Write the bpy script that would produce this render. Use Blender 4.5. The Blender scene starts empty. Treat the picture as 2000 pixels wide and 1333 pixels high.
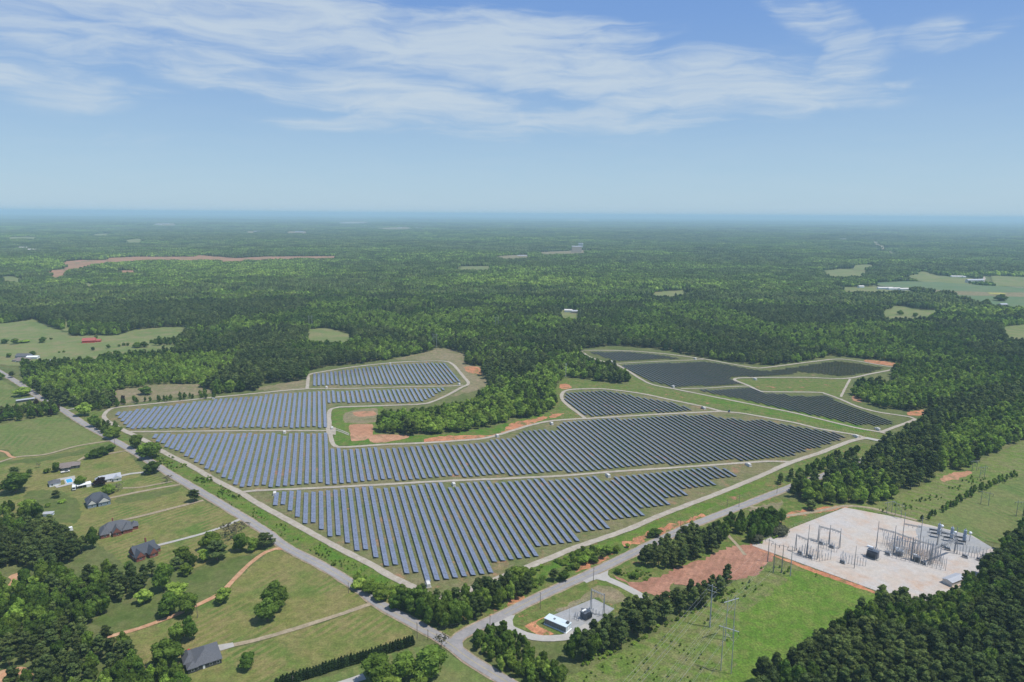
import bpy, math, random
import numpy as np
from mathutils import Vector, Matrix
from mathutils.geometry import tessellate_polygon
random.seed(7); rng = np.random.default_rng(11)
R = math.radians
scn = bpy.context.scene
COL = scn.collection

# ------------------------------------------------------------------ camera
F = 1333.0; CAMZ = 230.0
PITCH = R(10.54); ROLL = R(0.43)
fw = Vector((0, math.cos(PITCH), -math.sin(PITCH)))
rt = Vector((1, 0, 0)); up = rt.cross(fw)
c_, s_ = math.cos(ROLL), math.sin(ROLL)
# horizon drops to the right: camera turned counter-clockwise
rt2 = rt * c_ + up * s_
up2 = up * c_ - rt * s_
cam_d = bpy.data.cameras.new('camera'); cam = bpy.data.objects.new('camera', cam_d); COL.objects.link(cam)
cam_d.sensor_width = 36; cam_d.lens = 24.0; cam_d.clip_start = 1; cam_d.clip_end = 200000
m = Matrix((rt2, up2, -fw)).transposed().to_4x4(); m.translation = Vector((0, 0, CAMZ))
cam.matrix_world = m; scn.camera = cam

def hill(x, y):
    r = np.sqrt(x * x + y * y)
    t = np.clip((r - 1500) / 3000, 0, 1); t = t * t * (3 - 2 * t)
    t2 = np.clip((r - 5000) / 8000, 0, 1)
    a = np.sin(x / 410 + 1.3) * np.cos(y / 520 + .4) + .6 * np.sin((x + y) / 290 + 2.) * np.cos((x - .7 * y) / 470)
    b = np.sin(x / 1900 + .3) * np.cos(y / 1500) + .5 * np.sin((x * .6 + y) / 1100)
    return t * 7 * a + t2 * 16 * b

def ray(px, py):
    return fw + rt2 * ((px - 1000) / F) - up2 * ((py - 666.5) / F)
def g(px, py, z=0.0):
    """photo pixel (2000 wide) -> the point of the ground it shows"""
    d = ray(px, py)
    dz = min(d.z, -0.004)
    t = (z - CAMZ) / dz
    x, y = d.x * t, d.y * t
    if x * x + y * y > 1500 ** 2:
        for _ in range(8):
            hh = float(hill(x, y)); t2 = (hh - CAMZ) / dz
            x = .5 * x + .5 * d.x * t2; y = .5 * y + .5 * d.y * t2
    return (x, y)
def proj(x, y, z):
    v = Vector((x, y, z - CAMZ)); zc = v.dot(fw)
    return 1000 + F * v.dot(rt2) / zc, 666.5 - F * v.dot(up2) / zc, zc
def ppm(x, y):
    return F / (Vector((x, y, -CAMZ)).dot(fw))
def hpx2m(px, py, h):
    """image height h px of an upright thing whose base shows at (px,py) -> metres"""
    x, y = g(px, py)
    lo, hi = 0.0, 80.0
    for _ in range(30):
        mid = (lo + hi) / 2
        if py - proj(x, y, mid)[1] < h: lo = mid
        else: hi = mid
    return lo

# ------------------------------------------------------------------ helpers
def tag(o, label=None, cat=None, group=None, kind=None):
    if label: o['label'] = label
    if cat: o['category'] = cat
    if group: o['group'] = group
    if kind: o['kind'] = kind
    return o
def mesh_of(name, vs, fs, mats, mi=None, smooth=False):
    me = bpy.data.meshes.new(name)
    me.from_pydata([tuple(v) for v in vs], [], fs)
    for m_ in (mats if isinstance(mats, (list, tuple)) else [mats]): me.materials.append(m_)
    if mi is not None: me.polygons.foreach_set('material_index', mi)
    if smooth: me.polygons.foreach_set('use_smooth', [True] * len(me.polygons))
    me.update()
    return me
def link(name, me, parent=None, loc=None, rz=None):
    o = bpy.data.objects.new(name, me); COL.objects.link(o)
    if parent is not None: o.parent = parent
    if loc is not None: o.location = loc
    if rz is not None: o.rotation_euler = (0, 0, rz)
    return o
def empty(name, loc, rz=0, scale=None):
    o = bpy.data.objects.new(name, None); COL.objects.link(o)
    o.location = loc; o.rotation_euler = (0, 0, rz); o.empty_display_size = .5
    if scale: o.scale = scale
    return o
def copy_tree(o, parent=None):
    c = o.copy(); COL.objects.link(c); c.parent = parent
    for ch in [k for k in KIDS.get(o.name, [])]:
        d = copy_tree(ch, c)
    KIDS[c.name] = [k for k in c.children]
    return c
KIDS = {}
class MB:
    """collects boxes, bars, tubes and prisms into one mesh"""
    def __init__(s): s.v = []; s.f = []
    def add(s, vs, fs):
        b = len(s.v); s.v += [tuple(v) for v in vs]; s.f += [tuple(b + i for i in f) for f in fs]; return s
    def box(s, x0, y0, z0, x1, y1, z1):
        return s.add([(x0,y0,z0),(x1,y0,z0),(x1,y1,z0),(x0,y1,z0),(x0,y0,z1),(x1,y0,z1),(x1,y1,z1),(x0,y1,z1)],
                     [(3,2,1,0),(4,5,6,7),(0,1,5,4),(1,2,6,5),(2,3,7,6),(3,0,4,7)])
    def cbox(s, cx, cy, z0, w, d, h): return s.box(cx-w/2, cy-d/2, z0, cx+w/2, cy+d/2, z0+h)
    def bar(s, p, q, r0, r1=None, n=6, cap=True):
        p, q = Vector(p), Vector(q); r1 = r0 if r1 is None else r1
        d = (q - p).normalized(); a = d.orthogonal().normalized(); b = d.cross(a)
        vs = []
        for c, r in ((p, r0), (q, r1)):
            for i in range(n):
                t = 2 * math.pi * i / n; vs.append(c + a * (r * math.cos(t)) + b * (r * math.sin(t)))
        fs = [(i, (i+1) % n, n + (i+1) % n, n + i) for i in range(n)]
        if cap: fs += [tuple(range(n))[::-1], tuple(range(n, 2*n))]
        return s.add(vs, fs)
    def tube(s, pts, r, n=4):
        for a, b in zip(pts[:-1], pts[1:]): s.bar(a, b, r, n=n, cap=False)
        return s
    def ball(s, c, r, n=10, m_=6):
        vs = []; fs = []
        for j in range(m_ + 1):
            ph = math.pi * j / m_
            for i in range(n):
                t = 2 * math.pi * i / n
                vs.append((c[0] + r*math.sin(ph)*math.cos(t), c[1] + r*math.sin(ph)*math.sin(t), c[2] + r*math.cos(ph)))
        for j in range(m_):
            for i in range(n): fs.append((j*n+i, (j+1)*n+i, (j+1)*n+(i+1) % n, j*n+(i+1) % n))
        return s.add(vs, fs)
    def lattice(s, p, q, w, r, seg):
        """square lattice member from p to q, side w"""
        p, q = Vector(p), Vector(q); d = (q - p); L = d.length; d.normalize()
        a = d.orthogonal().normalized() if abs(d.z) < .9 else Vector((1, 0, 0)); a = (a - d * a.dot(d)).normalized(); b = d.cross(a)
        cs = [(1, 1), (-1, 1), (-1, -1), (1, -1)]
        n = max(2, int(L / seg))
        for (i, j) in cs: s.bar(p + a*(i*w/2) + b*(j*w/2), q + a*(i*w/2) + b*(j*w/2), r, n=4)
        for k in range(n):
            for t in range(4):
                c0, c1 = cs[t], cs[(t+1) % 4]
                if k % 2: c0, c1 = c1, c0
                s.bar(p + d*(L*k/n) + a*(c0[0]*w/2) + b*(c0[1]*w/2), p + d*(L*(k+1)/n) + a*(c1[0]*w/2) + b*(c1[1]*w/2), r*.7, n=3, cap=False)
        return s
    def build(s, name, mat, parent=None, loc=None, rz=None, smooth=False):
        return link(name, mesh_of(name, s.v, s.f, mat, smooth=smooth), parent, loc, rz)

# ------------------------------------------------------------------ materials
def newmat(name):
    m_ = bpy.data.materials.new(name); m_.use_nodes = True
    nt = m_.node_tree; nt.nodes.clear()
    out = nt.nodes.new('ShaderNodeOutputMaterial'); b = nt.nodes.new('ShaderNodeBsdfPrincipled')
    nt.links.new(b.outputs[0], out.inputs[0])
    return m_, nt, b, out
def N(nt, typ, **kw):
    n = nt.nodes.new(typ)
    for k, v in kw.items(): setattr(n, k, v)
    return n
def noise(nt, vec, scale, detail=3, rough=.55, dist=0):
    n = N(nt, 'ShaderNodeTexNoise'); n.inputs['Scale'].default_value = scale
    n.inputs['Detail'].default_value = detail; n.inputs['Roughness'].default_value = rough
    n.inputs['Distortion'].default_value = dist
    nt.links.new(vec, n.inputs['Vector']); return n.outputs['Fac']
def ramp(nt, fac, a, b, lo=0., hi=1.):
    n = N(nt, 'ShaderNodeMapRange'); n.interpolation_type = 'SMOOTHSTEP'
    n.inputs['From Min'].default_value = a; n.inputs['From Max'].default_value = b
    n.inputs['To Min'].default_value = lo; n.inputs['To Max'].default_value = hi
    nt.links.new(fac, n.inputs['Value']); return n.outputs[0]
def mixc(nt, fac, a, b, mode='MIX'):
    n = N(nt, 'ShaderNodeMix', data_type='RGBA', blend_type=mode)
    for sock, v in ((n.inputs['Factor'], fac), (n.inputs[6], a), (n.inputs[7], b)):
        if isinstance(v, (int, float)): sock.default_value = v
        elif isinstance(v, tuple): sock.default_value = (*v, 1) if len(v) == 3 else v
        else: nt.links.new(v, sock)
    return n.outputs[2]
def math_(nt, op, a, b=None, c=None):
    n = N(nt, 'ShaderNodeMath', operation=op)
    for i, v in enumerate((a, b, c)):
        if v is None: continue
        if isinstance(v, (int, float)): n.inputs[i].default_value = v
        else: nt.links.new(v, n.inputs[i])
    return n.outputs[0]
def S(c):  # sRGB 0-255 -> linear
    return tuple((x/255/12.92 if x/255 <= .04045 else ((x/255+.055)/1.055)**2.4) for x in c)
def position(nt): return N(nt, 'ShaderNodeNewGeometry').outputs['Position']

def ground_mat(name, c1, c2, c3, big=1/70, mid=1/14, fine=.9, soil=None, soil_t=(.62, .72), soil_s=1/16, soil2=None,
               stripes=None, rough=.95, contrast=.5):
    m_, nt, b, out = newmat(name); P = position(nt)
    n1 = ramp(nt, noise(nt, P, big, 4, .6), .35, .65)
    n2 = ramp(nt, noise(nt, P, mid, 5, .65), .42, .66)
    n3 = noise(nt, P, fine, 3, .7)
    col = mixc(nt, n1, c1, c2); col = mixc(nt, math_(nt, 'MULTIPLY', n2, .75), col, c3)
    if stripes:
        ang, per, amt = stripes
        mp = N(nt, 'ShaderNodeMapping'); mp.inputs['Rotation'].default_value = (0, 0, ang); nt.links.new(P, mp.inputs[0])
        w = N(nt, 'ShaderNodeTexWave'); w.inputs['Scale'].default_value = .314 / per * 1.0; w.inputs['Distortion'].default_value = 1.5
        w.inputs['Detail'].default_value = 2; w.inputs['Detail Scale'].default_value = .4
        nt.links.new(mp.outputs[0], w.inputs[0])
        f = math_(nt, 'MULTIPLY', ramp(nt, w.outputs['Fac'], .35, .8), amt)
        f = math_(nt, 'MULTIPLY', f, ramp(nt, noise(nt, P, 1/40, 2), .4, .6))
        col = mixc(nt, f, col, c3)
    if soil:
        sn = noise(nt, P, soil_s, 5, .7, .6)
        sm = ramp(nt, sn, *soil_t)
        sc = mixc(nt, noise(nt, P, .15, 4), soil, soil2 or soil)
        col = mixc(nt, sm, col, sc)
    v = ramp(nt, n3, .25, .75, .9 - contrast * .5, .9 + contrast * .5)
    v2 = ramp(nt, noise(nt, P, .22, 4, .7), .3, .7, 1 - min(.2, contrast*.45), 1 + min(.18, contrast*.4))
    v = math_(nt, 'MULTIPLY', v, v2)
    hs = N(nt, 'ShaderNodeHueSaturation'); nt.links.new(col, hs.inputs['Color']); nt.links.new(v, hs.inputs['Value'])
    nt.links.new(hs.outputs[0], b.inputs['Base Color'])
    b.inputs['Roughness'].default_value = rough; b.inputs['Specular IOR Level'].default_value = .15
    return m_
def plain(name, col, rough=.6, metal=0., var=.12, scale=.8, spec=.4):
    m_, nt, b, out = newmat(name)
    tc = N(nt, 'ShaderNodeTexCoord'); P = tc.outputs['Object']
    f = ramp(nt, noise(nt, P, scale, 4, .65), .3, .7, 1 - var, 1 + var)
    hs = N(nt, 'ShaderNodeHueSaturation'); hs.inputs['Color'].default_value = (*col, 1); nt.links.new(f, hs.inputs['Value'])
    nt.links.new(hs.outputs[0], b.inputs['Base Color'])
    b.inputs['Roughness'].default_value = rough; b.inputs['Metallic'].default_value = metal; b.inputs['Specular IOR Level'].default_value = spec
    return m_
def leaf_mat(name, c1, c2, c3, big=1/90):
    """c1..c2 vary from tree to tree, c3 comes with patches of the wood"""
    m_, nt, b, out = newmat(name); nt.nodes.remove(b)
    oi = N(nt, 'ShaderNodeObjectInfo'); ge = N(nt, 'ShaderNodeNewGeometry'); P = ge.outputs['Position']
    col = mixc(nt, oi.outputs['Random'], c1, c2)
    pn = ramp(nt, noise(nt, P, big, 3, .5), .42, .62)
    col = mixc(nt, math_(nt, 'MULTIPLY', pn, .7), col, c3)
    r2 = math_(nt, 'FRACT', math_(nt, 'MULTIPLY', oi.outputs['Random'], 37.7))
    v = math_(nt, 'MULTIPLY', ramp(nt, r2, 0, 1, .65, 1.35), ramp(nt, ge.outputs['Random Per Island'], 0, 1, .7, 1.3))
    hs = N(nt, 'ShaderNodeHueSaturation'); nt.links.new(col, hs.inputs['Color']); nt.links.new(v, hs.inputs['Value'])
    d = N(nt, 'ShaderNodeBsdfDiffuse'); t = N(nt, 'ShaderNodeBsdfTranslucent'); mx = N(nt, 'ShaderNodeMixShader')
    mx.inputs[0].default_value = .38
    nt.links.new(hs.outputs[0], d.inputs[0]); nt.links.new(hs.outputs[0], t.inputs[0])
    nt.links.new(d.outputs[0], mx.inputs[1]); nt.links.new(t.outputs[0], mx.inputs[2]); nt.links.new(mx.outputs[0], out.inputs[0])
    return m_

M = {}
M['ground'] = ground_mat('ground_grass', (.115,.14,.042), (.165,.165,.065), (.085,.125,.03), soil=(.30,.15,.09), soil_t=(.68,.74), contrast=.45)
M['lawn'] = ground_mat('dry_lawn', (.175,.182,.050), (.108,.165,.032), (.235,.198,.078), big=1/45, mid=1/14, soil=(.27,.20,.11), soil_t=(.62,.8), soil_s=1/20, stripes=(R(35), 5., .8), contrast=.5)
M['lawn_green'] = ground_mat('green_lawn', (.085,.125,.028), (.12,.15,.04), (.145,.15,.055), big=1/35, mid=1/12, contrast=.4)
M['pasture'] = ground_mat('pasture', (.148,.185,.052), (.108,.165,.038), (.185,.185,.068), big=1/80, mid=1/25, contrast=.42, stripes=(R(-20), 6., .6))
M['lush'] = ground_mat('lush_verge', (.075,.165,.015), (.115,.18,.025), (.17,.165,.05), big=1/40, mid=1/9, soil=(.30,.14,.08), soil_t=(.70,.76), soil_s=1/14, contrast=.7)
M['verge'] = ground_mat('weedy_verge', (.125,.165,.036), (.095,.155,.025), (.20,.17,.065), big=1/30, mid=1/7, soil=(.36,.17,.10), soil_t=(.60,.68), soil_s=1/18, contrast=.6)
M['farm'] = ground_mat('farm_grass', (.185,.17,.075), (.12,.15,.045), (.22,.19,.10), big=1/45, mid=1/9, soil=(.36,.175,.10), soil2=(.30,.18,.11), soil_t=(.55,.72), soil_s=1/20, contrast=.5)
M['hill_field'] = ground_mat('bright_field', (.090,.180,.018), (.125,.20,.028), (.175,.20,.05), big=1/40, mid=1/9, contrast=.7)
M['row_grass'] = ground_mat('powerline_meadow', (.11,.175,.028), (.145,.185,.042), (.195,.185,.078), big=1/32, mid=1/8, soil=(.27,.2,.13), soil_t=(.64,.78), soil_s=1/10, stripes=(R(-52), 9., .6), contrast=.7)
M['scrub'] = ground_mat('tan_scrub', (.23,.20,.11), (.17,.17,.07), (.29,.22,.14), big=1/30, mid=1/10, contrast=.5)
M['clay'] = ground_mat('red_clay', (.46,.19,.095), (.54,.25,.13), (.36,.17,.10), big=1/25, mid=1/8, soil=(.16,.16,.05), soil_t=(.50,.64), soil_s=1/8, contrast=.5)
M['pinkclay'] = ground_mat('pink_clay', (.44,.225,.13), (.50,.28,.17), (.34,.18,.10), big=1/30, mid=1/9, soil=(.20,.165,.075), soil_t=(.55,.72), soil_s=1/16, stripes=(R(28), 4., .35), contrast=.3)
M['pad'] = ground_mat('gravel_pad', (.51,.465,.405), (.49,.46,.43), (.51,.42,.335), big=1/45, mid=1/16, soil=(.50,.36,.265), soil_t=(.48,.72), soil_s=1/30, contrast=.15)
M['padgrey'] = ground_mat('grey_gravel', (.34,.345,.345), (.37,.37,.365), (.32,.31,.285), big=1/15, mid=1/6, contrast=.15)
M['gravel'] = ground_mat('gravel_track', (.42,.37,.29), (.37,.32,.25), (.46,.42,.35), big=1/40, mid=1/4, contrast=.2)
M['drive'] = ground_mat('dirt_drive', (.36,.29,.19), (.30,.25,.16), (.40,.33,.235), big=1/20, mid=1/3, contrast=.25)
M['claydrive'] = ground_mat('clay_drive', (.50,.27,.15), (.45,.25,.14), (.55,.36,.22), big=1/20, mid=1/3, contrast=.25)
M['asphalt'] = ground_mat('asphalt', (.32,.305,.295), (.28,.27,.265), (.35,.32,.30), big=1/50, mid=1/5, contrast=.12)
M['concrete'] = ground_mat('concrete', (.44,.42,.37), (.41,.39,.35), (.48,.45,.41), big=1/20, mid=1/4, contrast=.1)
M['shoulder'] = ground_mat('road_shoulder', (.36,.27,.19), (.30,.25,.15), (.40,.33,.25), big=1/20, mid=1/5, contrast=.4)
M['yellow'] = plain('yellow_line', (.42,.34,.12), .8)
M['crop'] = ground_mat('crop_field', (.125,.185,.085), (.11,.175,.075), (.17,.195,.09), big=1/200, mid=1/60, contrast=.2)
M['farfield'] = ground_mat('far_field', (.185,.215,.075), (.135,.185,.055), (.25,.215,.105), big=1/90, mid=1/30, contrast=.2)
M['cutover'] = ground_mat('cutover', (.36,.18,.11), (.42,.22,.13), (.15,.16,.07), big=1/90, mid=1/22, soil=(.12,.15,.06), soil_t=(.56,.66), soil_s=1/60, contrast=.3)
M['white'] = plain('white_metal', (.78,.79,.78), .45, var=.05)
M['offwhite'] = plain('off_white_siding', (.62,.60,.55), .7, var=.06)
M['galv'] = plain('galvanised_steel', (.42,.43,.44), .5, .2, var=.08)
M['dullsteel'] = plain('weathered_steel', (.20,.21,.22), .6, .2, var=.12)
M['wood'] = plain('pole_wood', (.16,.13,.10), .85, var=.15)
M['paleblue'] = plain('pale_blue_roof', (.55,.64,.66), .45, var=.05)
M['greyroof'] = plain('grey_shingle', (.105,.11,.12), .85, var=.22, scale=2.5)
M['darkroof'] = plain('dark_shingle', (.07,.08,.095), .85, var=.2, scale=2.5)
M['brownroof'] = plain('brown_shingle', (.20,.165,.145), .85, var=.15, scale=2.)
M['lightroof'] = plain('light_metal_roof', (.42,.43,.45), .4, .1, var=.06)
M['redroof'] = plain('red_metal_roof', (.36,.10,.08), .5, var=.1)
M['brick'] = plain('red_brick', (.24,.085,.06), .9, var=.2, scale=3.)
M['tanwall'] = plain('tan_siding', (.42,.36,.27), .8, var=.08)
M['bluewall'] = plain('blue_grey_siding', (.22,.27,.31), .8, var=.08)
M['darkglass'] = plain('window_glass', (.03,.04,.05), .12, var=.05, spec=.6)
M['black'] = plain('black_rubber', (.02,.02,.02), .8)
M['transformer'] = plain('transformer_grey', (.10,.115,.14), .5, .1, var=.15)
M['bluegrey'] = plain('blue_grey_porcelain', (.30,.36,.43), .4, var=.1)
M['darkgrey'] = plain('dark_grey_paint_and_shade', (.06,.065,.07), .5)  # real dark paint, and the shade on the hipped house's walls
M['redpaint'] = plain('red_paint', (.45,.04,.03), .35)
M['bluepaint'] = plain('dark_blue_paint', (.04,.06,.12), .35)
M['pool'] = plain('pool_water', (.06,.36,.62), .08, var=.06, spec=.5)
M['wire'] = plain('aluminium_wire', (.5,.5,.5), .4, .5)
M['bark'] = plain('bark', (.13,.10,.075), .9, var=.25, scale=1.5)
M['bark_p'] = plain('pine_bark', (.17,.115,.08), .9, var=.25, scale=1.5)
M['broad'] = leaf_mat('broadleaf_foliage', (.092,.160,.026), (.190,.265,.046), (.084,.150,.026))
M['bright'] = leaf_mat('young_foliage', (.210,.320,.048), (.275,.365,.068), (.185,.290,.044))
M['pine'] = leaf_mat('pine_foliage', (.105,.150,.044), (.175,.215,.062), (.088,.130,.040), 1/60)
M['hedge'] = leaf_mat('hedge_foliage', (.03,.055,.018), (.045,.075,.025), (.03,.055,.02))
M['pale'] = leaf_mat('pale_foliage', (.20,.22,.12), (.24,.25,.15), (.2,.21,.12))
M['purple'] = leaf_mat('purple_foliage', (.05,.03,.03), (.07,.045,.04), (.06,.04,.035))
M['twig'] = leaf_mat('sparse_twigs', (.17,.16,.10), (.22,.20,.13), (.17,.17,.10))
M['farbroad'] = M['broad']

# solar module glass: local x runs along the row, y across it
def panel_mat():
    m_, nt, b, out = newmat('solar_glass')
    tc = N(nt, 'ShaderNodeTexCoord'); sp = N(nt, 'ShaderNodeSeparateXYZ'); nt.links.new(tc.outputs['Object'], sp.inputs[0])
    def line(v, per, wid, off=0.):
        f = math_(nt, 'FRACT', math_(nt, 'ADD', math_(nt, 'DIVIDE', v, per), off))
        d = math_(nt, 'ABSOLUTE', math_(nt, 'SUBTRACT', f, .5))
        return math_(nt, 'GREATER_THAN', d, .5 - wid / per / 2)
    l1 = line(sp.outputs[0], 1.0, .07); l2 = line(sp.outputs[1], 1.84, .09, .5)
    l = math_(nt, 'MAXIMUM', l1, l2)
    oi = N(nt, 'ShaderNodeObjectInfo')
    nz = noise(nt, tc.outputs['Object'], .12, 2)
    base = mixc(nt, nz, (.130,.150,.205), (.165,.185,.245))
    # one module differs a little from the next
    wn = N(nt, 'ShaderNodeTexWhiteNoise', noise_dimensions='2D'); fl = N(nt, 'ShaderNodeVectorMath', operation='FLOOR')
    nt.links.new(tc.outputs['Object'], fl.inputs[0]); nt.links.new(fl.outputs[0], wn.inputs['Vector'])
    v = ramp(nt, wn.outputs['Value'], 0, 1, .85, 1.15)
    hs = N(nt, 'ShaderNodeHueSaturation'); nt.links.new(base, hs.inputs['Color']); nt.links.new(v, hs.inputs['Value'])
    col = mixc(nt, math_(nt, 'MULTIPLY', l, .6), hs.outputs[0], (.30,.32,.35))
    nt.links.new(col, b.inputs['Base Color'])
    b.inputs['Roughness'].default_value = .22; b.inputs['Specular IOR Level'].default_value = .6; b.inputs['IOR'].default_value = 1.5
    return m_
M['panel'] = panel_mat()
M['panelback'] = plain('module_backsheet', (.05,.05,.055), .7)

M['rack'] = plain('rack_steel', (.07,.072,.075), .6, .2)
M['farm_back'] = ground_mat('farm_grass_back', (.13,.145,.045), (.10,.13,.035), (.17,.16,.07), big=1/45, mid=1/9, soil=(.30,.17,.10), soil_t=(.62,.74), soil_s=1/22, contrast=.4)
M['yellowfield'] = ground_mat('yellow_flower_field', (.42,.40,.08), (.38,.36,.09), (.30,.30,.10), big=1/60, mid=1/20)
M['redsoil'] = ground_mat('red_brown_soil', (.36,.175,.115), (.43,.225,.15), (.28,.15,.095), big=1/30, mid=1/8, soil=(.20,.155,.07), soil_t=(.60,.76), soil_s=1/14, stripes=(R(28), 4., .4), contrast=.35)
M['steel'] = plain('grey_steel', (.29,.30,.31), .55, .2)
# ------------------------------------------------------------------ ground sheets
def smooth_closed(pts, step=6.0, rag=0.0, seed=0):
    rnd = random.Random(seed); n = len(pts); out = []
    for i in range(n):
        p0, p1, p2, p3 = pts[i-1], pts[i], pts[(i+1) % n], pts[(i+2) % n]
        L = math.dist(p1, p2); k = max(1, min(60, int(L / step)))
        for j in range(k):
            t = j / k
            cr = [.5*((2*p1[a]) + (-p0[a]+p2[a])*t + (2*p0[a]-5*p1[a]+4*p2[a]-p3[a])*t*t + (-p0[a]+3*p1[a]-3*p2[a]+p3[a])*t**3) for a in (0, 1)]
            li = [p1[a] + (p2[a]-p1[a])*t for a in (0, 1)]
            q = [li[a]*.55 + cr[a]*.45 for a in (0, 1)]
            if rag: q = [q[0] + rnd.uniform(-rag, rag), q[1] + rnd.uniform(-rag, rag)]
            out.append(tuple(q))
    return out
def spline(pts, step=5.0):
    n = len(pts); out = []
    for i in range(n-1):
        p0, p1, p2, p3 = pts[max(i-1, 0)], pts[i], pts[i+1], pts[min(i+2, n-1)]
        L = math.dist(p1, p2); k = max(1, min(80, int(L / step)))
        for j in range(k):
            t = j / k
            out.append(tuple(.5*((2*p1[a]) + (-p0[a]+p2[a])*t + (2*p0[a]-5*p1[a]+4*p2[a]-p3[a])*t*t + (-p0[a]+3*p1[a]-3*p2[a]+p3[a])*t**3) for a in (0, 1)))
    out.append(tuple(pts[-1])); return out
ZL = [0.02]
def nextz(): ZL[0] += .004; return ZL[0]
def sheet(name, px, mat, rag=1.2, sm=True, z=None, world=False):
    pts = px if world else [g(*p) for p in px]
    pts = smooth_closed(pts, 3.0, rag * (1.5 if 'soil' in name or 'patch' in name else 1), len(ZL) + len(pts)) if sm else pts
    z = z if z is not None else nextz()
    v = [Vector((p[0], p[1], z)) for p in pts]
    tris = tessellate_polygon([v])
    me = mesh_of(name, v, [tuple(t) for t in tris], M[mat])
    # all faces look up
    import bmesh
    bm = bmesh.new(); bm.from_mesh(me)
    for f in bm.faces:
        if f.normal.z < 0: f.normal_flip()
    bm.to_mesh(me); bm.free()
    return tag(link(name, me), kind='structure')
def ribbon(name, px, w, mat, z=None, off=0., world=False, jit=0.):
    pts = spline(px if world else [g(*p) for p in px]); z = z if z is not None else nextz()
    vs, fs = [], []; rnd = random.Random(len(pts))
    for i, p in enumerate(pts):
        a = pts[max(i-1, 0)]; b = pts[min(i+1, len(pts)-1)]
        d = Vector((b[0]-a[0], b[1]-a[1])).normalized(); nn = Vector((-d.y, d.x))
        w1 = w/2 + rnd.uniform(-jit, jit); w2 = w/2 + rnd.uniform(-jit, jit)
        q = Vector(p) + nn * off
        vs += [(*(q - nn*w1), z), (*(q + nn*w2), z)]
        if i: k = 2*i; fs.append((k-2, k, k+1, k-1)[::-1])
    me = mesh_of(name, vs, fs, M[mat])
    if me.polygons[0].normal.z < 0: me.flip_normals()
    return tag(link(name, me), kind='structure')

# the ground: one polar sheet out to the horizon
rr = [60 * 1.028 ** i for i in range(0, 262)]
rr = [0.0] + [r for r in rr if r < 70000] + [80000]
na = 120; vs = []; fs = []
for i, r in enumerate(rr):
    for j in range(na + 1):
        a = R(-62 + 124 * j / na); x, y = r*math.sin(a), r*math.cos(a) - 60
        vs.append((x, y, float(hill(x, y))))
for i in range(len(rr) - 1):
    for j in range(na):
        k = i*(na+1) + j; fs.append((k, k+na+1, k+na+2, k+1))
me = mesh_of('ground', vs, fs, M['ground'], smooth=True)
if me.polygons[200].normal.z < 0: me.flip_normals()
tag(link('ground', me), kind='structure')

# --- fields and lawns on it (lowest first)
sheet('field', [(0,742),(40,765),(65,785),(60,800),(0,812),(-80,830),(-80,742)], 'pasture')
sheet('field', [(-60,838),(20,826),(60,820),(112,812),(215,862),(150,873),(90,889),(33,894),(12,878),(-60,880)], 'pasture')
sheet('lawn', [(-60,900),(90,890),(150,874),(217,864),(245,880),(283,922),(335,940),(350,946),(395,978),(470,1014),(545,1070),(490,1082),(420,1096),(380,1110),(330,1130),(290,1080),(240,1100),(190,1060),(100,1030),(-60,990)], 'lawn')
sheet('lawn_green', [(-20,905),(80,893),(150,880),(205,868),(230,874),(170,886),(120,895),(60,905)], 'lawn_green')
sheet('lawn_green', [(55,960),(110,958),(150,975),(160,1000),(150,1022),(110,1020),(70,1002),(45,985)], 'lawn_green')
sheet('lawn_green', [(230,972),(330,955),(355,950),(345,962),(290,975),(230,985)], 'lawn_green')
sheet('lawn_green', [(180,1215),(210,1195),(255,1178),(285,1150),(300,1120),(340,1110),(400,1110),(440,1092),(500,1084),(525,1076),(490,1098),(455,1133),(430,1158),(380,1182),(330,1206),(260,1230),(215,1242)], 'lawn_green')
sheet('lawn', [(213,1245),(270,1232),(345,1205),(390,1184),(435,1160),(460,1135),(495,1102),(522,1083),(548,1074),(640,1120),(718,1180),(640,1208),(560,1232),(500,1250),(425,1264),(370,1310),(330,1345),(260,1330),(210,1270)], 'lawn')
sheet('lawn_green', [(520,1085),(548,1076),(600,1105),(660,1140),(640,1160),(590,1170),(560,1120)], 'lawn', rag=2)
sheet('lawn', [(430,1272),(500,1256),(560,1238),(645,1212),(722,1184),(800,1228),(812,1255),(770,1270),(600,1322),(530,1345),(360,1360),(370,1310)], 'lawn')
sheet('lawn', [(560,1345),(700,1303),(812,1262),(850,1262),(900,1290),(990,1345),(930,1370),(600,1370)], 'pasture')
# strip between the county road and the farm track
sheet('verge', [(140,803),(205,805),(205,816),(235,840),(275,872),(320,888),(375,916),(425,944),(470,966),(500,986),(556,1017),(612,1048),(668,1079),(724,1107),(766,1132),(808,1152),(842,1168),(892,1167),(914,1156),(959,1139),(1016,1117),(1072,1095),(1128,1072),(1226,1040),(1296,1008),(1414,963),(1500,928),(1562,902),(1662,864),(1700,870),(1700,893),(1610,928),(1500,968),(1400,1007),(1280,1057),(1160,1117),(1040,1171),(940,1221),(890,1245),(850,1241),(740,1178),(640,1108),(520,1038),(400,964),(290,898),(225,860),(170,830)], 'verge')
sheet('verge', [(330,905),(375,920),(425,948),(500,990),(612,1050),(724,1109),(830,1165),(800,1185),(700,1130),(600,1068),(540,1030),(440,975),(380,940)], 'lush', rag=2)
sheet('verge', [(900,1170),(1000,1128),(1120,1082),(1226,1043),(1296,1012),(1300,1025),(1220,1062),(1100,1110),(1000,1150),(930,1180)], 'lush', rag=2)
sheet('verge', [(1330,1000),(1414,966),(1500,932),(1490,950),(1420,975),(1350,1012)], 'lush', rag=2)
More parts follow.
